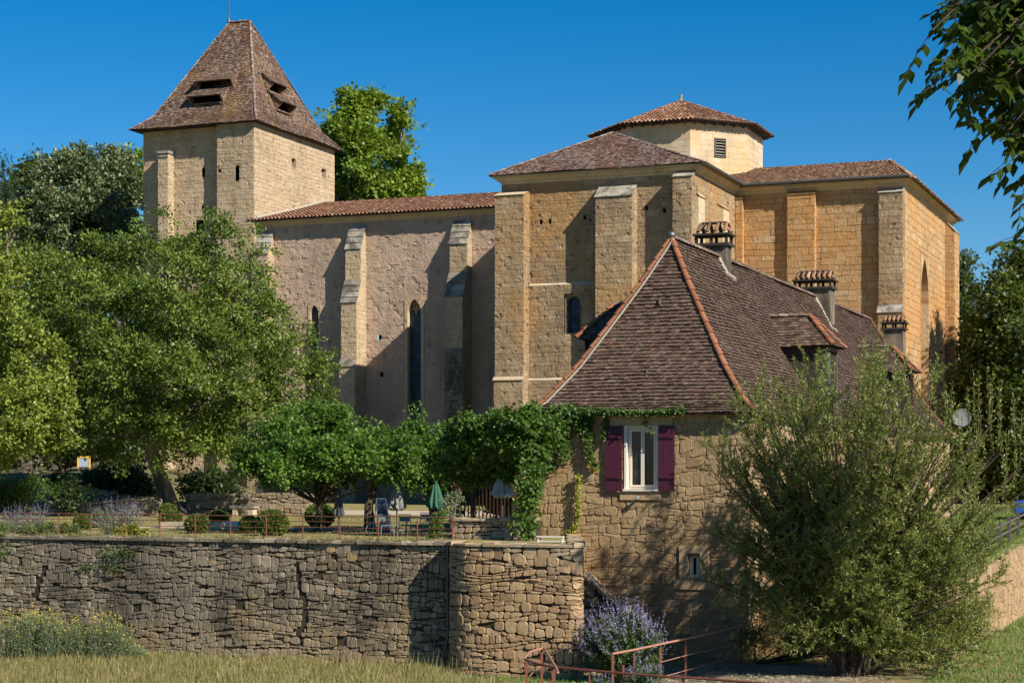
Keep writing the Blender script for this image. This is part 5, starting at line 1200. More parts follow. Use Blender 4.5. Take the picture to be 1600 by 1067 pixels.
M['ggrass'] = leaf_mat('green_grass', [(0, (.07, .13, .02)), (.7, (.13, .22, .035)), (1, (.22, .27, .07))], .35, (.25, .45, .04), nz=.8)

def tree(name, label, cat, lst, Y, base, r0, mat, bark, nb, per, spread, leaf, width=.55, trunk_pts=None, group=None, **k):
    cl = pc(lst, Y); t = thing(name, base, label, cat, group)
    limbs(t, base, cl, r0, M[bark], trunk_pts=trunk_pts); foliage('crown', t, cl, nb, per, spread, leaf, width, M[mat], **k); return t
def gb(px, Y, z=0.0): return np.array([(px-CXP)/F*Y, Y, z])
# the leaning walnut in the middle of the garden
bY = 80; b0 = gb(272, bY); tp_ = [b0+np.array([.15, 0, -.1]), W(268, 790, bY), W(253, 752, bY), W(240, 715, bY), W(232, 680, bY-.5)]
walnut_l = [(185, 405, 62, 2), (262, 385, 62, 1), (330, 385, 55, -1), (385, 415, 55), (110, 455, 66, 1), (180, 480, 75, -3), (285, 470, 80, -3), (380, 480, 65, -2), (440, 510, 55, 1), (120, 550, 75, 0), (215, 570, 85, -4), (325, 575, 85, -4), (420, 585, 65, -2), (490, 580, 38, 0), (120, 640, 60, 1), (230, 655, 70, -3), (330, 665, 70, -3), (420, 660, 62, -2), (500, 640, 35, 0), (165, 680, 40), (300, 700, 42, 2), (60, 420, 42, 2), (58, 500, 40, 2), (470, 690, 35, 1), (390, 715, 30, 1), (150, 520, 80, 4), (250, 520, 90, 5), (350, 540, 80, 5), (180, 620, 80, 5), (280, 620, 80, 5), (110, 500, 60, 5)]
tree('walnut_tree', 'large spreading walnut tree with a leaning grey trunk in the terrace garden', 'tree', walnut_l, bY, b0, .38, 'walnut', 'bark', 4300, 56, .24, .175, .5, trunk_pts=tp_, shell=.42, bump=.5, up=.4, tonew=.6, holes=-.5, hf=1.25)
# the plane tree at the left edge
tree('plane_tree', 'yellowish green plane tree cut by the left edge of the picture', 'tree', [(-10, 400, 45), (-20, 480, 70, -2), (10, 350, 25), (30, 560, 55, -1), (-30, 580, 70), (60, 610, 42, -1), (20, 650, 62, -3), (75, 670, 38, -1), (10, 700, 40, -1), (-60, 680, 60), (-60, 500, 80), (-70, 400, 70), (95, 640, 22)], 72, gb(-45, 72), .35, 'plane', 'bark', 2700, 52, .24, .15, .85, shell=.32, bump=.42, up=.5, holes=-.3, hf=1.4)
tree('silver_lime_tree', 'round silvery leaved lime tree left of the bell tower', 'tree', [(120, 300, 68), (165, 300, 60, 2), (90, 350, 62, -2), (150, 370, 72, -4), (205, 340, 55, 2), (60, 330, 35), (60, 390, 45, -2), (120, 430, 60, -2), (200, 420, 60), (190, 275, 40, 3), (140, 262, 34, 2)], 138, gb(130, 138), .6, 'silver', 'bark', 5200, 24, .32, .32, .6, shell=.16, bump=.16, up=.9, tonew=.25)
tree('background_tree', 'bluish green tree peeking out left of the silvery lime', 'tree', [(62, 275, 22), (85, 268, 20), (40, 300, 26), (28, 340, 30), (15, 380, 40), (60, 320, 30)], 160, gb(50, 160), .5, 'poplar', 'dbark', 700, 24, .7, .5, .6, shell=.4)
tree('conifer_tree', 'dark conifer tip at the far left edge', 'tree', [(2, 300, 22), (-8, 340, 36), (6, 268, 12), (4, 250, 7), (-10, 390, 50)], 150, gb(0, 150), .4, 'conifer', 'dbark', 500, 26, .5, .5, .18, shell=.5, droop=.5)
tree('lime_tree', 'bright sunlit green tree rising behind the bell tower and nave', 'tree', [(572, 175, 36, 0), (540, 205, 38), (610, 200, 34, 1), (520, 185, 22), (560, 240, 46, -2), (605, 262, 42, -1), (520, 258, 40), (642, 285, 24), (628, 195, 16), (655, 280, 12), (500, 200, 12), (575, 290, 50), (640, 310, 28), (520, 310, 40)], 150, gb(565, 150), .6, 'lime', 'bark', 2600, 40, .42, .34, .8, shell=.45, bump=.55, up=.5, holes=.25, hf=.8)
tree('walnut_sapling', 'leafy tuft of a tree visible between the lime and the bell tower on the left', 'tree', [(196, 258, 16), (207, 250, 14), (212, 275, 20)], 142, gb(212, 142), .25, 'lime', 'bark', 160, 22, .5, .45, .6)
tree('poplar_tree', 'slender poplar just right of the church choir', 'tree', [(1492, 430, 14), (1495, 470, 20), (1508, 440, 18), (1512, 415, 11), (1505, 500, 26), (1496, 405, 9), (1500, 545, 30), (1500, 600, 34), (1505, 660, 36)], 135, gb(1502, 135), .35, 'poplar', 'bark', 1100, 22, .4, .32, .55, shell=.4)
tree('chestnut_tree', 'dark broad chestnut tree at the right edge behind the willow', 'tree', [(1600, 440, 40, 0), (1572, 475, 42, -1), (1640, 450, 60, 1), (1548, 530, 46, 0), (1600, 530, 60, -2), (1540, 600, 52, 0), (1600, 610, 66, -2), (1660, 560, 80), (1545, 670, 56, 0), (1600, 690, 66, -2), (1525, 720, 40, 1), (1570, 750, 50, 1), (1590, 410, 22)], 112, gb(1600, 112, 0), .5, 'dark', 'dbark', 3600, 24, .38, .32, .6, shell=.25, bump=.2)
tree('shade_tree', 'dark shaded tree filling the gap between the plane tree and the walnut', 'tree', [(60, 560, 60), (20, 620, 60), (110, 620, 60), (60, 670, 50), (150, 660, 50), (200, 640, 60), (10, 500, 60), (80, 470, 50), (150, 560, 70), (230, 690, 36), (180, 700, 30), (110, 690, 34), (20, 690, 36), (60, 420, 40), (300, 650, 50)], 100, gb(90, 100, 0), .35, 'dark', 'dbark', 2600, 20, .34, .3, .6, shell=.3)
# terrace trees
tree('terrace_tree', 'low dense bright green tree with a dark trunk behind the railing', 'tree', [(405, 705, 36, 0), (385, 722, 20, -.3), (445, 672, 34, -.6), (500, 660, 32, .3), (548, 680, 30, -.3), (460, 712, 40, -1), (515, 715, 40, -.8), (415, 742, 16), (570, 705, 28), (480, 648, 20, .2), (440, 738, 22), (585, 728, 20), (540, 735, 24), (460, 645, 14), (528, 652, 14), (395, 738, 12), (500, 745, 18), (450, 715, 34, -2.4), (510, 712, 36, -2.6), (560, 715, 30, -2.2), (430, 700, 36, 2.4), (500, 700, 40, 2.6), (560, 705, 34, 2.2), (590, 700, 28, -1.2), (605, 735, 24, -1.6), (620, 705, 26, 1)], 57.5, gb(497, 57.5), .13, 'mulb', 'dbark', 2600, 26, .14, .125, .75, shell=.45, bump=.45, up=.6, holes=-.2, hf=2.4)
tree('terrace_tree', 'smaller pollarded green tree between the first terrace tree and the vine', 'tree', [(590, 718, 24, 0), (600, 700, 26, 0), (715, 715, 22, 0), (632, 705, 32, -.4), (668, 700, 30, 0), (610, 735, 28), (650, 735, 30), (690, 720, 28, .3), (640, 672, 10), (655, 668, 10), (592, 690, 14), (700, 745, 22, .5), (640, 715, 34, -2.4), (690, 715, 30, -2.4), (640, 710, 36, 2), (690, 712, 32, 2)], 58.5, gb(572, 58.5), .15, 'mulb', 'dbark', 1700, 24, .15, .12, .75, holes=-.5, hf=2.4, trunk_pts=[gb(578, 58.5), W(576, 790, 58.5), W(585, 755, 58.5), W(610, 735, 58.5)], shell=.35, bump=.25, up=.6)
t_ = thing('dead_trunk', gb(678, 59.5), 'thick dark tree trunk in the shade right of the tables', 'tree trunk'); b = MB(); b.tube([gb(680, 59.5, -.1), W(680, 800, 59.5), W(672, 760, 59.5), W(655, 730, 59.5)], [.26, .2, .17, .12], 10, .5); b.tube([W(676, 780, 59.5), W(690, 750, 59.5), W(700, 725, 59.5)], [.14, .1, .07], 8, .5); b.build('trunk', M['dbark'], t_)
# upright shoots on top of the pollarded trees
def shoots(parent, pts, mat, Y, n=8, leaf=.12, width=.6, name='shoots'):
    Vs = []; b = MB()
    for (px, py, h) in pts:
        for _ in range(n):
            P = W(px+rnd(-8, 8), py+10, Y+rnd(-.6, .6)); T = P+np.array([rnd(-.25, .25), rnd(-.2, .2), h/F*Y*rnd(.6, 1.2)]); b.tube([P, (P+T)/2, T], .006, 3)
            m = 16; q = rng.uniform(.1, 1, m)[:, None]; PP = P+(T-P)*q+rng.normal(size=(m, 3))*.03; D = unit(m)*.8+np.array([0, 0, .5]); D /= np.linalg.norm(D, axis=1, keepdims=True); Ls = leaf*rng.uniform(.6, 1.2, m); Vs.append(L4(PP, D, Ls, Ls*width))
    V = np.concatenate(Vs); o = npmesh(name, V, len(V)//4, rng.uniform(.2, 1, len(V)//4), mat, parent); return o
shoots([o for o in COL.objects if o.name.startswith('terrace_tree')][0], [(440, 655, 26), (470, 640, 26), (505, 640, 26), (540, 655, 30), (565, 680, 36), (590, 690, 36), (640, 672, 36), (655, 660, 40), (675, 680, 26), (620, 690, 30)], M['mulb'], 58.2, n=7, leaf=.13)
# creeper over the pergola, hanging at the house corner
cv = thing('creeper', gb(830, 53.4), 'dark green creeper covering the pergola and hanging over the house corner', 'climbing plant')
pg = [(705, 672, 16, .8), (730, 664, 18, .4), (760, 660, 20, 0), (790, 655, 20, -.3), (820, 652, 20, -.6), (715, 690, 24, 1), (750, 688, 28, .5), (785, 682, 28, 0), (820, 678, 26, -.4), (720, 715, 22, 1.4), (750, 715, 20, 1.2), (845, 660, 20, -.4), (850, 685, 20, -.4), (832, 705, 22, -.6), (830, 735, 17, -.9), (828, 760, 15, -1.1), (825, 785, 13, -1.3), (822, 810, 12, -1.5), (822, 828, 11, -1.6), (790, 700, 30, 1.2), (740, 712, 26, 1.6), (868, 662, 14, -.2), (870, 690, 12, -.2), (790, 715, 20, .8), (705, 730, 18, 1.6), (735, 742, 18, 1.6), (770, 738, 18, 1.4), (800, 735, 18, .9), (830, 636, 10, 0)]
pg += [(720, 770, 26, 6), (760, 775, 26, 6), (800, 775, 26, 6), (835, 780, 20, 4), (740, 790, 20, 6), (780, 795, 22, 6), (820, 800, 20, 5)]; cl = pc(pg, 51.4); foliage('foliage', cv, cl, 2100, 24, .10, .115, .8, M['vine'], up=.2, shell=.3, droop=.5, bump=.2)  # rear lobes added as a dark backdrop for the shade behind the pickets
# strands under the eaves and down the wall, on the wall plane
def on_wall(px, py, off=.12): u = u_at(px, hV-off); P = G(u, hV-off); P[2] = z_at(py, depth(u, hV-off)); return P
def strand(parent, pts, n, mat, leaf=.1, spread=.07, name='foliage', off=.14):
    P3 = np.array([on_wall(x, y, off) for x, y in pts]); seg = np.linalg.norm(np.diff(P3, axis=0), axis=1); cum = np.r_[0, np.cumsum(seg)]; s = rng.uniform(0, cum[-1], n); i = np.clip(np.searchsorted(cum, s)-1, 0, len(seg)-1)
    P = P3[i]+(P3[i+1]-P3[i])*((s-cum[i])/seg[i])[:, None]+rng.normal(size=(n, 3))*np.array([spread, spread*.5, spread]); D = unit(n)*.7+np.array([0, -.4, -.4]); D /= np.linalg.norm(D, axis=1, keepdims=True); Ls = leaf*rng.uniform(.5, 1.25, n)
    S = np.cross(np.array([.3, -1, .5])+unit(n)*.7, D); return L4(P, D, Ls, Ls*.85, S)
Vs = [strand(cv, [(830, 641), (900, 640), (960, 643), (1000, 645), (1070, 640)], 1500, 0, .085, .055, off=.36), strand(cv, [(862, 645), (905, 648)], 900, 0, .1, .12, off=.3), strand(cv, [(886, 645), (884, 690), (880, 715)], 480, 0, .1, .08), strand(cv, [(905, 645), (910, 680)], 300, 0, .1, .08), strand(cv, [(922, 645), (920, 680), (924, 715), (932, 728)], 420, 0, .09, .055), strand(cv, [(868, 655), (866, 700), (858, 735)], 420, 0, .1, .09), strand(cv, [(948, 650), (942, 685)], 160, 0, .09, .06), strand(cv, [(1005, 645), (1010, 665), (1020, 678)], 60, 0, .08, .03, off=.2)]
V = np.concatenate(Vs); npmesh('eave_strands', V, len(V)//4, rng.uniform(0, .9, len(V)//4), M['vine'], cv)
V = np.concatenate([strand(cv, [(918, 695), (922, 720), (930, 735)], 90, 0, .09, .04), strand(cv, [(904, 740), (903, 775), (906, 800), (898, 825), (880, 838)], 380, 0, .08, .035), strand(cv, [(815, 770), (812, 830)], 120, 0, .1, .08, off=.7)]); npmesh('yellowing_strands', V, len(V)//4, rng.uniform(0, 1, len(V)//4), M['yvine'], cv)
b = MB(); b.tube([on_wall(836, 838, .1), on_wall(834, 790, .12), on_wall(832, 740, .12), on_wall(830, 690, .12)], [.04, .035, .03, .02], 6); b.tube([on_wall(902, 748, .06), on_wall(903, 790, .05), on_wall(900, 825, .05)], .012, 4)
for v_, px_ in ((wV+5.6, 712), (wV+5.6, 800), (wV+7, 735)): b.gbox(u_at(px_, v_), u_at(px_, v_)+.1, v_, v_+.1, 0, z_at(675, depth(u_at(px_, v_), v_)))
b.gbox(u_at(700, wV+5.7), u_at(835, wV+5.7), wV+5.7, wV+5.8, z_at(675, 54), z_at(675, 54)+.1); b.build('stems_and_posts', M['dbark'], cv)
# clipped box balls
def box_ball(px, py, rpx, Y, label, first=None):
    P = W(px, py, Y); r = rpx/F*Y; P[2] = r*.84
    if first is not None: o = dup(first, (P[0], P[1], 0), label, rnd(0, 6)); k = r/first['r']; o.scale = (k, k, k); return o
    t = thing('box_ball', (P[0], P[1], 0), label, 'clipped bush', 'clipped round box bushes on the lawn'); t['r'] = r; n = 5200; d = unit(n); d[:, 2] = np.clip(d[:, 2], -.85, 1); Q = P+d*np.array([r, r, r*.82])*rng.uniform(.93, 1.03, n)[:, None]
    D = unit(n)*.9+d*.6; D /= np.linalg.norm(D, axis=1, keepdims=True); Ls = .075*rng.uniform(.6, 1.2, n); npmesh('leaves', L4(Q, D, Ls, Ls*.7), n, rng.uniform(0, 1, n), M['box'], t)
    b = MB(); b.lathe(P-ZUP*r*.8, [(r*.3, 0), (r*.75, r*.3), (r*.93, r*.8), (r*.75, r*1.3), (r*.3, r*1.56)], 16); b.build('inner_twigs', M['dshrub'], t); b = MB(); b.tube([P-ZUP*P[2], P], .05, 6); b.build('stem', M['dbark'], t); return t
bb_ = box_ball(308, 818, 17.5, 56, 'round box bush second from the left of the front lawn row')
for px, py, rp, Y, lb in ((266, 808, 16, 62, 'round box bush just right of the purple sage, below the leaning trunk'), (343, 807.5, 15, 63, 'small round box bush behind the kerb slabs'), (390, 818, 15.5, 56, 'round box bush in front of the stone bench'), (425, 827, 23, 54, 'dark shaded box bush close behind the railing'), (130, 812, 14, 60, 'dark box bush left of the purple sage spikes'), (152, 812, 15, 62, 'lighter box bush half behind the purple sage spikes'), (500, 805, 21, 63, 'box bush behind the dark terrace tree trunk'), (262, 795, 13, 76, 'small box bush at the foot of the leaning walnut')):
    box_ball(px, py, rp, Y, lb, bb_)
# loose shrubs
def shrub(name, label, lst, Y, mat, nb, per, spread, leaf, width=.4, z=None, **k):
    cl = pc(lst, Y); z = 0.0 if z is None else z; t = thing(name, gb(lst[0][0], Y, z), label, 'shrub'); b = MB(); base = gb(lst[0][0], Y, z)
    for c in cl: b.tube([base, (base+np.array(c[:3]))/2, c[:3]], [.03, .02, .01], 4)
    b.build('stem', M['dbark'], t); foliage('leaves', t, cl, nb, per, spread, leaf, width, M[mat], **k); return t
shrub('garden_shrub', 'light green feathery shrub at the left edge behind the sage', [(20, 775, 24), (50, 772, 26), (-10, 775, 26), (75, 785, 20), (35, 790, 24)], 74, 'shrub', 700, 20, .14, .16, .3, up=.8)
shrub('garden_shrub', 'dark green shrub right of the light feathery shrub', [(105, 775, 24), (135, 780, 20), (120, 790, 20)], 78, 'dshrub', 350, 20, .16, .16, .6)
shrub('garden_shrub', 'dark laurel shrub in the shade right of the leaning trunk', [(325, 755, 22), (345, 760, 18), (300, 762, 20), (365, 772, 15)], 88, 'dshrub', 400, 20, .18, .22, .5)
shrub('garden_shrub', 'dark shrub behind and left of the leaning trunk', [(200, 750, 22), (220, 765, 18), (180, 765, 20), (160, 755, 22)], 90, 'dshrub', 420, 20, .18, .2, .5)
shrub('garden_shrub', 'dense dark undergrowth below the sign on the bank', [(60, 758, 14), (95, 757, 14), (140, 755, 16), (170, 772, 18)], 90, 'dshrub', 350, 20, .18, .2, .5)
shrub('garden_shrub', 'small pale leaved bush beside the picket fence', [(705, 785, 12), (702, 798, 11), (712, 778, 8)], 50.5, 'sage', 150, 16, .06, .07, .6, z=.3)
def spiky(name, label, cat, px, Y, z, half, height, nst, matL, matF, leafy=.6, spike=.22, sl=.055, fan=.8, lean=0.0, nleaf=24, up0=.0):
    """upright stems fanning out, leaves below and a flower spike on each tip"""
    base = gb(px, Y, z); t = thing(name, base, label, cat); b = MB(); VL = []; VF = []
    for i in range(nst):
        a = rnd(0, 2*math.pi); q = math.sqrt(random.random()); tip = base+np.array([half*q*math.cos(a)+lean*height, half*q*math.sin(a)*.7, height*rnd(.45, 1.05)*(1-.3*q*q)+up0]); st = base+np.array([half*.45*q*math.cos(a), half*.3*q*math.sin(a), 0]); mid = st+(tip-st)*.5+np.array([0, 0, .08*height])
        b.tube([st, mid, tip], [.008, .006, .003], 3)
        n = nleaf; s = rng.uniform(.15, .85, n)[:, None]; PP = np.where(s < .5, st+(mid-st)*s*2, mid+(tip-mid)*(s*2-1))+rng.normal(size=(n, 3))*.03; D = unit(n)+np.array([0, 0, .4]); D /= np.linalg.norm(D, axis=1, keepdims=True); Ls = .11*leafy*rng.uniform(.6, 1.4, n)*1.2; VL.append(L4(PP, D, Ls, Ls*.3))
        n = 26; s = rng.uniform(0, 1, n)[:, None]; d = nrm(tip-mid); PP = tip+d*spike*(s-.4)+rng.normal(size=(n, 3))*.014*(1.2-s); D = unit(n); Ls = sl*rng.uniform(.6, 1.2, n)*(1.2-s[:, 0]*.7); VF.append(L4(PP, D, Ls, Ls*.7))
    b.build('stem', M['sage'], t); V = np.concatenate(VL); npmesh('leaves', V, len(V)//4, rng.uniform(0, 1, len(V)//4), M[matL], t); V = np.concatenate(VF); npmesh('flowers', V, len(V)//4, rng.uniform(0, 1, len(V)//4), M[matF], t); return t
spiky('chaste_tree_shrub', 'large shrub with pale purple flower spikes below the bastion', 'shrub', 985, 46.0, FZ, 1.12, 1.95, 330, 'chaste', 'purple', 1.1, .46, .05, nleaf=46, lean=-.12)
spiky('low_sage', 'small purple flowering clump at the foot of the big flowering shrub', 'flowering plant', 1005, 43.8, FZ, .5, .8, 70, 'chaste', 'purple', .8, .16, .03)
spiky('low_sage', 'few purple flower spikes behind the dark handrail', 'flowering plant', 940, 43.0, FZ, .28, .6, 30, 'chaste', 'purple', .8, .16, .03)
spiky('purple_sage', 'airy purple sage with tall spikes behind the railing, left of the box bushes', 'flowering plant', 182, 54.2, 0, .85, 1.02, 120, 'sage', 'purple', .5, .42, .028, nleaf=14)
spiky('purple_sage', 'airy purple sage at the left end of the railing', 'flowering plant', 22, 54.8, 0, .8, .8, 90, 'sage', 'purple', .5, .34, .028, nleaf=14)
spiky('purple_sage', 'narrow tuft of purple sage between the two larger sages', 'flowering plant', 65, 55.0, 0, .35, .95, 30, 'sage', 'purple', .5, .3, .028, nleaf=12)
shrub('low_plant', 'low yellow green broad leaved plant at the railing by the sage', [(205, 830, 9), (222, 832, 8), (190, 832, 8), (232, 828, 6)], 53.6, 'yvine', 110, 10, .05, .1, .7, up=.8)
shrub('low_plant', 'low green plants under the left part of the railing', [(80, 824, 9), (100, 826, 8), (60, 826, 9), (40, 828, 8), (0, 826, 9), (120, 828, 8)], 53.9, 'shrub', 200, 10, .06, .09, .4)
shrub('wall_plant', 'leafy plant growing behind the railing at the corner of the low wall', [(680, 826, 8), (684, 812, 7), (678, 838, 6), (690, 803, 6)], 49.6, 'shrub', 120, 12, .05, .07, .6)
shrub('wall_foot_shrub', 'loose green growth at the foot of the yard wall behind the willow', [(1180, 990, 34), (1240, 1000, 34), (1420, 985, 34), (1470, 985, 36), (1515, 965, 34), (1540, 940, 24), (1380, 1000, 30), (1450, 960, 30), (1495, 1000, 24), (1525, 985, 20)], 50.6, 'willow', 1500, 22, .13, .1, .25, z=FZ, up=.6, shell=.4)
# ferns and tufts in the retaining wall
def wall_tufts(label, pts, n=60, mat='vine'):
    Vs = []
    for px, py in pts:
        P = G(u_at(px, wV-.1), wV-.1); P[2] = z_at(py, depth(u_at(px, wV-.1), wV-.1)); Q = P+rng.normal(size=(n, 3))*np.array([.14, .03, .07]); D = unit(n)*.8+np.array([0, -.5, -.1]); D /= np.linalg.norm(D, axis=1, keepdims=True); Ls = .075*rng.uniform(.5, 1.2, n); Vs.append(L4(Q, D, Ls, Ls*.6))
    V = np.concatenate(Vs); o = npmesh('wall_ivy', V, len(V)//4, rng.uniform(0, 1, len(V)//4), M[mat], None); return tag(o, label, 'plant')
wall_tufts('small green plants growing in the left part of the retaining wall', [(165, 862), (178, 865), (192, 860), (203, 864), (170, 886), (182, 889), (133, 885), (186, 870)])
wall_tufts('tiny ivy patch on the retaining wall at the left edge', [(6, 866), (12, 860), (2, 852)], 40)
# yellow flowering weeds at the foot of the wall
def weeds(name, label, px0, px1, Y0, Y1, nst, hpx):
    b = MB(); VL = []; VF = []; X = []
    for i in range(nst):
        Y = rnd(Y0, Y1); px = rnd(px0, px1); base = gb(px, Y, FZ); q = hpx(px)*rnd(.6, 1.05)/F*Y
        if q < .1: continue
        tip = base+np.array([rnd(-.15, .15), rnd(-.1, .1), q]); b.tube([base, (base+tip)/2+np.array([rnd(-.05, .05), 0, 0]), tip], .006, 3)
        n = 30; s = rng.uniform(.2, 1, n)[:, None]; PP = base+(tip-base)*s+rng.normal(size=(n, 3))*.045; D = unit(n)+np.array([0, 0, .5]); D /= np.linalg.norm(D, axis=1, keepdims=True); Ls = .085*rng.uniform(.6, 1.3, n); VL.append(L4(PP, D, Ls, Ls*.3))
        n = 4; PP = tip+rng.normal(size=(n, 3))*np.array([.06, .06, .1]); Ls = .04*rng.uniform(.6, 1.3, n); VF.append(L4(PP, unit(n), Ls, Ls*.9))
    root = gb((px0+px1)/2, Y0, FZ); t = thing(name, root, label, 'weeds'); b.build('stems', M['sage'], t); V = np.concatenate(VL); npmesh('leaves', V, len(V)//4, rng.uniform(0, 1, len(V)//4), M['spurge'], t); V = np.concatenate(VF); npmesh('flowers', V, len(V)//4, rng.uniform(0, 1, len(V)//4), M['yellow'], t); t['kind'] = 'stuff'
weeds('weeds', 'grey green weeds with small yellow flowers at the foot of the wall on the left', -60, 225, 50.3, 51.6, 520, lambda p: 78 if p < 95 else (48+20*math.sin((p-95)/16) if p < 130 else 74*max(.35, 1-((p-165)/62)**2)))
# grass
def grass(name, label, n, fn, h, mat, wd=.018, bend=.35):
    XY = fn(n); n = len(XY); H_ = h*rng.uniform(.35, 1.2, n); P = np.c_[XY, np.full(n, FZ-.02) if XY.shape[1] == 2 else np.empty((n, 0))]; D = rng.normal(size=(n, 3))*bend+np.array([0, 0, 1.]); D /= np.linalg.norm(D, axis=1, keepdims=True); V = L4(P, D, H_, wd*rng.uniform(.6, 1.5, n), np.c_[rng.normal(size=(n, 1)), rng.normal(size=(n, 1))*.3, np.zeros(n)])
    o = npmesh(name, V, n, rng.uniform(0, 1, n), M[mat], None); tag(o, label, 'grass', kind='stuff'); return o
def region(x0, x1, y0, y1, cond=None):
    def f(n):
        Y = y0+(y1-y0)*rng.uniform(0, 1, n); X = x0+(x1-x0)*rng.uniform(0, 1, n); A = np.c_[X, Y]
        d = np.sin(X*1.9)+np.sin(Y*2.3+X*.7)+rng.normal(size=n)*1.2; A = A[d > -1.3]
        if cond is not None: A = A[cond(A[:, 0], A[:, 1])]
        return A
    return f
vof = lambda X, Y: X*s_+Y*c_
uof = lambda X, Y: X*c_-Y*s_
grass('long_grass', 'tall dry straw grass along the bottom left below the wall', 60000, region(-15.5, 1.0, 42.5, 52.5, lambda X, Y: (vof(X, Y) < wV-.1) & (X < -3+(Y-46)*-.5+2)), .34, 'straw', .02)
grass('long_grass', 'green tufts mixed into the dry grass at the bottom left', 26000, region(-15.5, -2, 42.5, 52.3, lambda X, Y: (vof(X, Y) < wV-.1) & (np.sin(X*1.3+Y*.9)+np.sin(Y*2.1-X*.6) > .3)), .26, 'ggrass', .02, .45)
grass('seed_stalks', 'scattered tall pale seed stalks rising from the dry grass', 2600, region(-15.5, -1, 42.5, 52.3, lambda X, Y: (vof(X, Y) < wV-.1)), .62, 'straw', .012, .16)
grass('long_grass', 'greener short grass before the bastion', 30000, region(-7, 9.5, 41.5, 50.3, lambda X, Y: (vof(X, Y) < wV-p_-.1) & ~((X > 2) & (Y > 41.5) & (X < 9))), .13, 'ggrass', .018)
grass('long_grass', 'fresh green grass at the lower right', 90000, region(6.5, 24, 42, 86, lambda X, Y: (uof(X, Y) > uRW+.1) & (X/Y < .30)), .17, 'ggrass', .022)
def terr(n):
    Y = rng.uniform(49.5, 80, n); X = rng.uniform(-24, -1.5, n); A = np.c_[X, Y, np.zeros(n)]; vv = vof(X, Y); return A[(vv > wV+.3) & (uof(X, Y) < wU) & ((vv < wV+7) | (vv > wV+9.4)) & (vv < 73)]
grass('lawn_grass', 'short dry lawn grass on the terrace', 50000, terr, .05, 'straw', .02)
def edge(n):
    U = rng.uniform(-44, wU, n); A = np.array([G(u, wV+rnd(.05, .35), 0) for u in U]); return A
grass('edge_grass', 'straggling grass tufts along the top of the retaining wall', 5000, edge, .11, 'straw', .015)
def yard(n):
    U = rng.uniform(hU+.3, -7.6, n); Vv = rng.uniform(54, 92, n); X = U*c_+Vv*s_; Y = -U*s_+Vv*c_; return np.c_[X, Y, -1.5+1.5*(Vv-hV-1.2)/(96-hV-1.2)]
grass('yard_grass', 'mixed green grass in the yard beside the house', 30000, yard, .14, 'ggrass', .02)

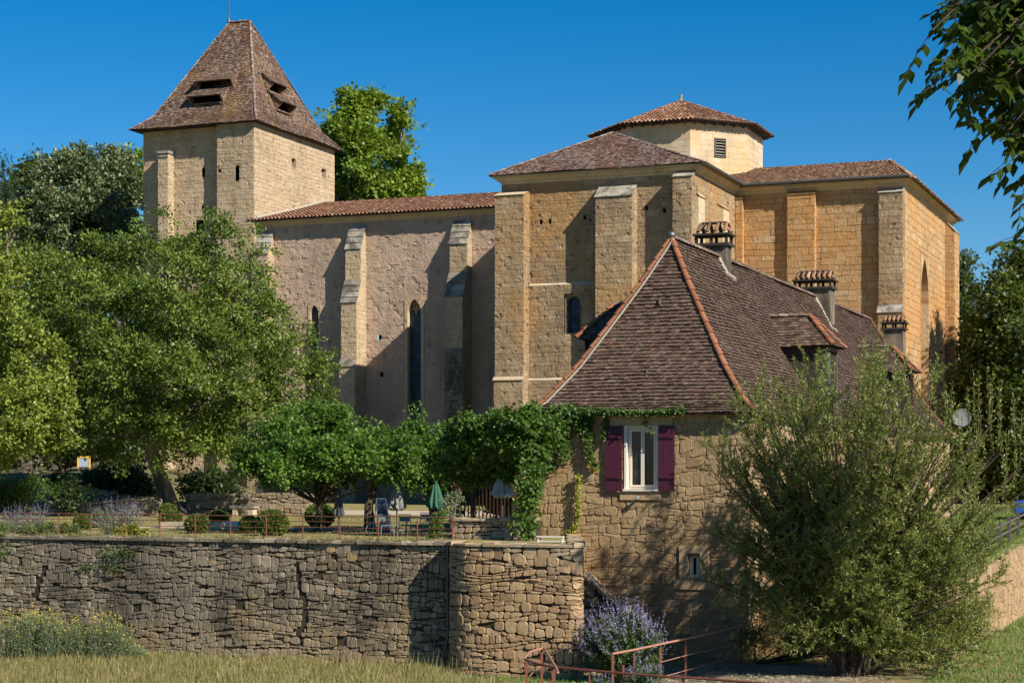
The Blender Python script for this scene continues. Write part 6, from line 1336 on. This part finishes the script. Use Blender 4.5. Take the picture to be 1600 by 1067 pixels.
# the willow
def willow():
    Y0 = 47.6; base = gb(1332, Y0, FZ); t = thing('willow_tree', base, 'big bushy willow of many slender stems in front of the house', 'tree'); b = MB(); VL = []; TL = []
    pxm = Y0/F; 
    # outline targets of the tips, (px, py), with depth
    for i in range(300):
        a = rnd(-1, 1); q = random.random()
        # fan angle from straight left to right, height by an outline
        px = 1335+a*232; top = 575+70*abs(a)**2.2*1.4 + (30*math.sin(px/17)+18*math.sin(px/7.3))*.7
        py = top+(1-q**.75)*(390-60*abs(a))
        if px > 1500: py += 60
        Yt = Y0+rnd(-2.4, 2.3)*(1-.5*abs(a)); T = W(px, py, Yt)
        st = base+np.array([rnd(-.35, .35), rnd(-.3, .3), 0]); ctrl = st+(T-st)*.45+np.array([-(T-st)[0]*.12, 0, .35])
        pts = [st+(ctrl-st)*.5, ctrl, ctrl+(T-ctrl)*.5, T]; r_1 = rnd(.018, .04); b.tube([st]+pts, [r_1*1.4, r_1, r_1*.8, r_1*.5, .006], 5, .5)
        Pn = np.array([st]+pts)
        nt_ = 19
        for k in range(nt_):
            s = rnd(.9, 4) if k else 4; j = min(3, int(s)); O = Pn[j]+(Pn[j+1]-Pn[j])*(s-j) if j < 4 else Pn[4]
            d = nrm((Pn[min(4, j+1)]-Pn[j])*.4+unit(1)[0]*1.0+np.array([.05, 0, .42])); ln = rnd(.45, 1.15)*(.6 if k == 0 else 1); E = O+d*ln*.8+ZUP*ln*.15; b.tube([O, (O+E)/2, E], [.007, .005, .003], 3, .5)
            m = int(54*ln)+10; ss = np.linspace(.05, 1.02, m)[:, None]; PP = O+(E-O)*ss+rng.normal(size=(m, 3))*.012; D = d*.75+unit(m)*.75+np.array([0, 0, .05]); D /= np.linalg.norm(D, axis=1, keepdims=True)
            Ls = .108*rng.uniform(.6, 1.25, m); VL.append(L4(PP, D, Ls, Ls*.25)); TL.append(np.clip(rnd(0, 1)*.4+rng.uniform(0, .6, m), 0, 1))
    for i in range(110):
        a = rnd(-1, 1); T = W(1335+a*rnd(60, 215), rnd(800, 1015), Y0+rnd(-1.6, 1.2)); st = base+np.array([rnd(-.3, .3), rnd(-.3, .3), rnd(0, .3)]); c1 = st*.5+T*.5+np.array([0, 0, .3]); b.tube([st, c1, T], [.02, .012, .004], 4, .5)
        for k in range(16):
            s = rnd(.25, 1); O = st+(c1-st)*2*s if s < .5 else c1+(T-c1)*(2*s-1); d = nrm(nrm(T-st)*.5+unit(1)[0]+np.array([0, 0, .45])); ln = rnd(.3, .75); E = O+d*ln; b.tube([O, E], [.005, .003], 3, .5)
            m = int(54*ln)+8; ss = np.linspace(.05, 1.02, m)[:, None]; PP = O+(E-O)*ss+rng.normal(size=(m, 3))*.012; D = d*.75+unit(m)*.75; D /= np.linalg.norm(D, axis=1, keepdims=True)
            Ls = .108*rng.uniform(.6, 1.25, m); VL.append(L4(PP, D, Ls, Ls*.25)); TL.append(np.clip(rnd(0, 1)*.4+rng.uniform(0, .6, m), 0, 1))
    # tall separate shoots against the house roof and sky
    for (px, py, h) in ((1192, 620, 70), (1186, 650, 60), (1180, 690, 60), (1128, 700, 62), (1135, 690, 40), (1245, 640, 60), (1290, 600, 60), (1283, 620, 70), (1380, 580, 45), (1400, 600, 60), (1480, 640, 70), (1530, 640, 78), (1545, 620, 60), (1560, 660, 70), (1590, 690, 80), (1574, 720, 60), (1455, 610, 60), (1210, 640, 60), (1345, 600, 50), (1518, 650, 70), (1600, 720, 60), (1300, 570, 40)):
        for _ in range(3):
            Yt = Y0+rnd(-1, 1); O = W(px+rnd(-5, 5), py+45, Yt); E = O+np.array([rnd(-.12, .12), rnd(-.15, .15), (h+30)/F*Yt*rnd(.75, 1.1)]); b.tube([O, E], [.01, .003], 4, .5)
            b.tube([base+np.array([rnd(-.2, .2), 0, 0]), base+(O-base)*.5+np.array([-(O-base)[0]*.1, 0, .4]), O], [.03, .02, .01], 5, .5)
            m = 60; ss = np.linspace(0, 1.02, m)[:, None]; d = nrm(E-O); PP = O+(E-O)*ss; D = d*.7+unit(m)*.75; D /= np.linalg.norm(D, axis=1, keepdims=True); Ls = .12*rng.uniform(.6, 1.2, m); VL.append(L4(PP, D, Ls, Ls*.22)); TL.append(rng.uniform(.3, 1, m))
    b.build('stems', M['dbark'], t); V = np.concatenate(VL); tt = np.concatenate(TL); print('willow leaves', len(tt)); npmesh('leaves', V, len(tt), tt, M['willow'], t)
willow()
# overhanging walnut bough from a tree standing to the right of the viewer
def bough():
    t = thing('overhanging_walnut', (7.6, 13.5, FZ), 'dark walnut branches hanging into the top right corner', 'tree'); b = MB(); tr0 = np.array([7.6, 13.5, FZ]); top = np.array([7.2, 13.3, 7.2]); b.tube([tr0, tr0*.5+top*.5, top, top+np.array([0, 0, 3])], [.35, .28, .22, .12], 12, .5)
    V6 = []; tones = []; main = []
    def leafp(P, d, ln, wd, tone):
        n_ = nrm(np.array([rnd(-.4, .4), rnd(-.4, .4), 1])); s = nrm(np.cross(n_, d)); u_ = np.cross(s, d); pts = [P, P+d*ln*.3+s*wd*.42+u_*.01, P+d*ln*.65+s*wd*.4-u_*.005, P+d*ln-ZUP*ln*.12, P+d*ln*.65-s*wd*.4-u_*.005, P+d*ln*.3-s*wd*.42+u_*.01]
        V6.extend(pts); tones.append(tone)
    # branch ends (px, py, Y)
    ends = [(1425, 62, 11.4), (1450, 110, 11.7), (1440, 150, 11.6), (1480, 40, 11.8), (1500, 130, 11.5), (1510, 175, 11.7), (1545, 190, 12), (1560, 235, 11.8), (1590, 260, 12), (1600, 300, 11.9), (1618, 350, 12), (1608, 385, 12.2), (1520, 90, 12), (1570, 60, 12), (1585, 130, 11.6), (1590, 190, 11.9), (1545, 10, 12), (1490, -20, 12), (1600, 20, 12), (1550, 140, 12.5), (1620, 90, 12.4), (1470, 5, 11.9), (1640, 200, 12), (1650, 280, 12.2), (1530, 40, 11.6), (1575, 95, 12.2), (1605, 150, 12.3), (1560, 170, 12.1), (1520, 0, 12.4), (1580, -20, 12.2), (1610, 240, 12.1), (1540, 110, 11.9), (1500, 70, 12.3), (1455, 75, 12.1), (1535, 65, 12.6), (1600, 60, 12.7), (1560, 20, 12.8), (1620, 40, 12.9), (1590, 90, 13), (1500, 150, 12.2)]+[(1480+rnd(0, 150), rnd(-20, 170), rnd(11.8, 13.2)) for _ in range(24)]+[(1560+rnd(0, 60), rnd(150, 260), 12.4) for _ in range(6)]
    for (px, py, Y) in ends:
        px = px+2+30*max(0, min(1, (1560-px)/120)); py -= 14
        E = W(px, py, Y); st = top+np.array([rnd(-.1, .1), 0, rnd(-.4, 1.2)]); mid = st*.3+E*.7+np.array([.3, 0, .25]); mid2 = mid*.4+E*.6+np.array([0, 0, .12]); b.tube([st, mid, mid2, E], [.04, .014, .009, .005], 5, .5)
        for k in range(11):       # compound leaves
            q = k/11; O = mid2+(E-mid2)*(.1+.9*q) if k < 10 else E; d = nrm(np.array([rnd(-1, .6), rnd(-.7, .7), rnd(-.9, .25)])); ln = rnd(.16, .28); R_ = O+d*ln-ZUP*.03; b.tube([O, (O+R_)/2+ZUP*.02, R_], .003, 3, .5); s = nrm(np.cross(d, ZUP)); base_t = rnd(0, .7)
            for j in range(3):
                for sg in (-1, 1): leafp(O+(R_-O)*(.3+.3*j), nrm(d*.55+s*sg*.75-ZUP*rnd(.1, .8)), rnd(.08, .12), rnd(.05, .068), min(1, base_t+rnd(0, .3)))
            leafp(R_, nrm(d-ZUP*.5), rnd(.11, .145), .062, min(1, base_t+rnd(0, .3)))
    b.build('trunk', M['dbark'], t); V = np.array(V6); npmesh('leaves', V, len(tones), tones, leaf_mat('near_walnut_leaf', [(0, (.02, .038, .008)), (.7, (.06, .10, .018)), (1, (.13, .19, .03))], .28, (.2, .35, .03)), t, k=6)
bough()

cl_ = [(13.2, 37.6, 10.4, 1.3), (14.6, 36.9, 10.8, 1.2), (15.6, 37.6, 9.4, 1.5)]  # crown lobes of an unseen tree, added only to cast dappled shade
ft = thing('added_shade_tree', (17.2, 35.6, FZ), 'unseen tree added outside the right edge to shade the path and lower house wall', 'tree')
limbs(ft, (17.2, 35.6, FZ), cl_, .3, M['bark'], fork=.6); foliage('crown', ft, cl_, 620, 24, .22, .26, .6, M['walnut'], shell=.5, holes=-.2, hf=1.2)
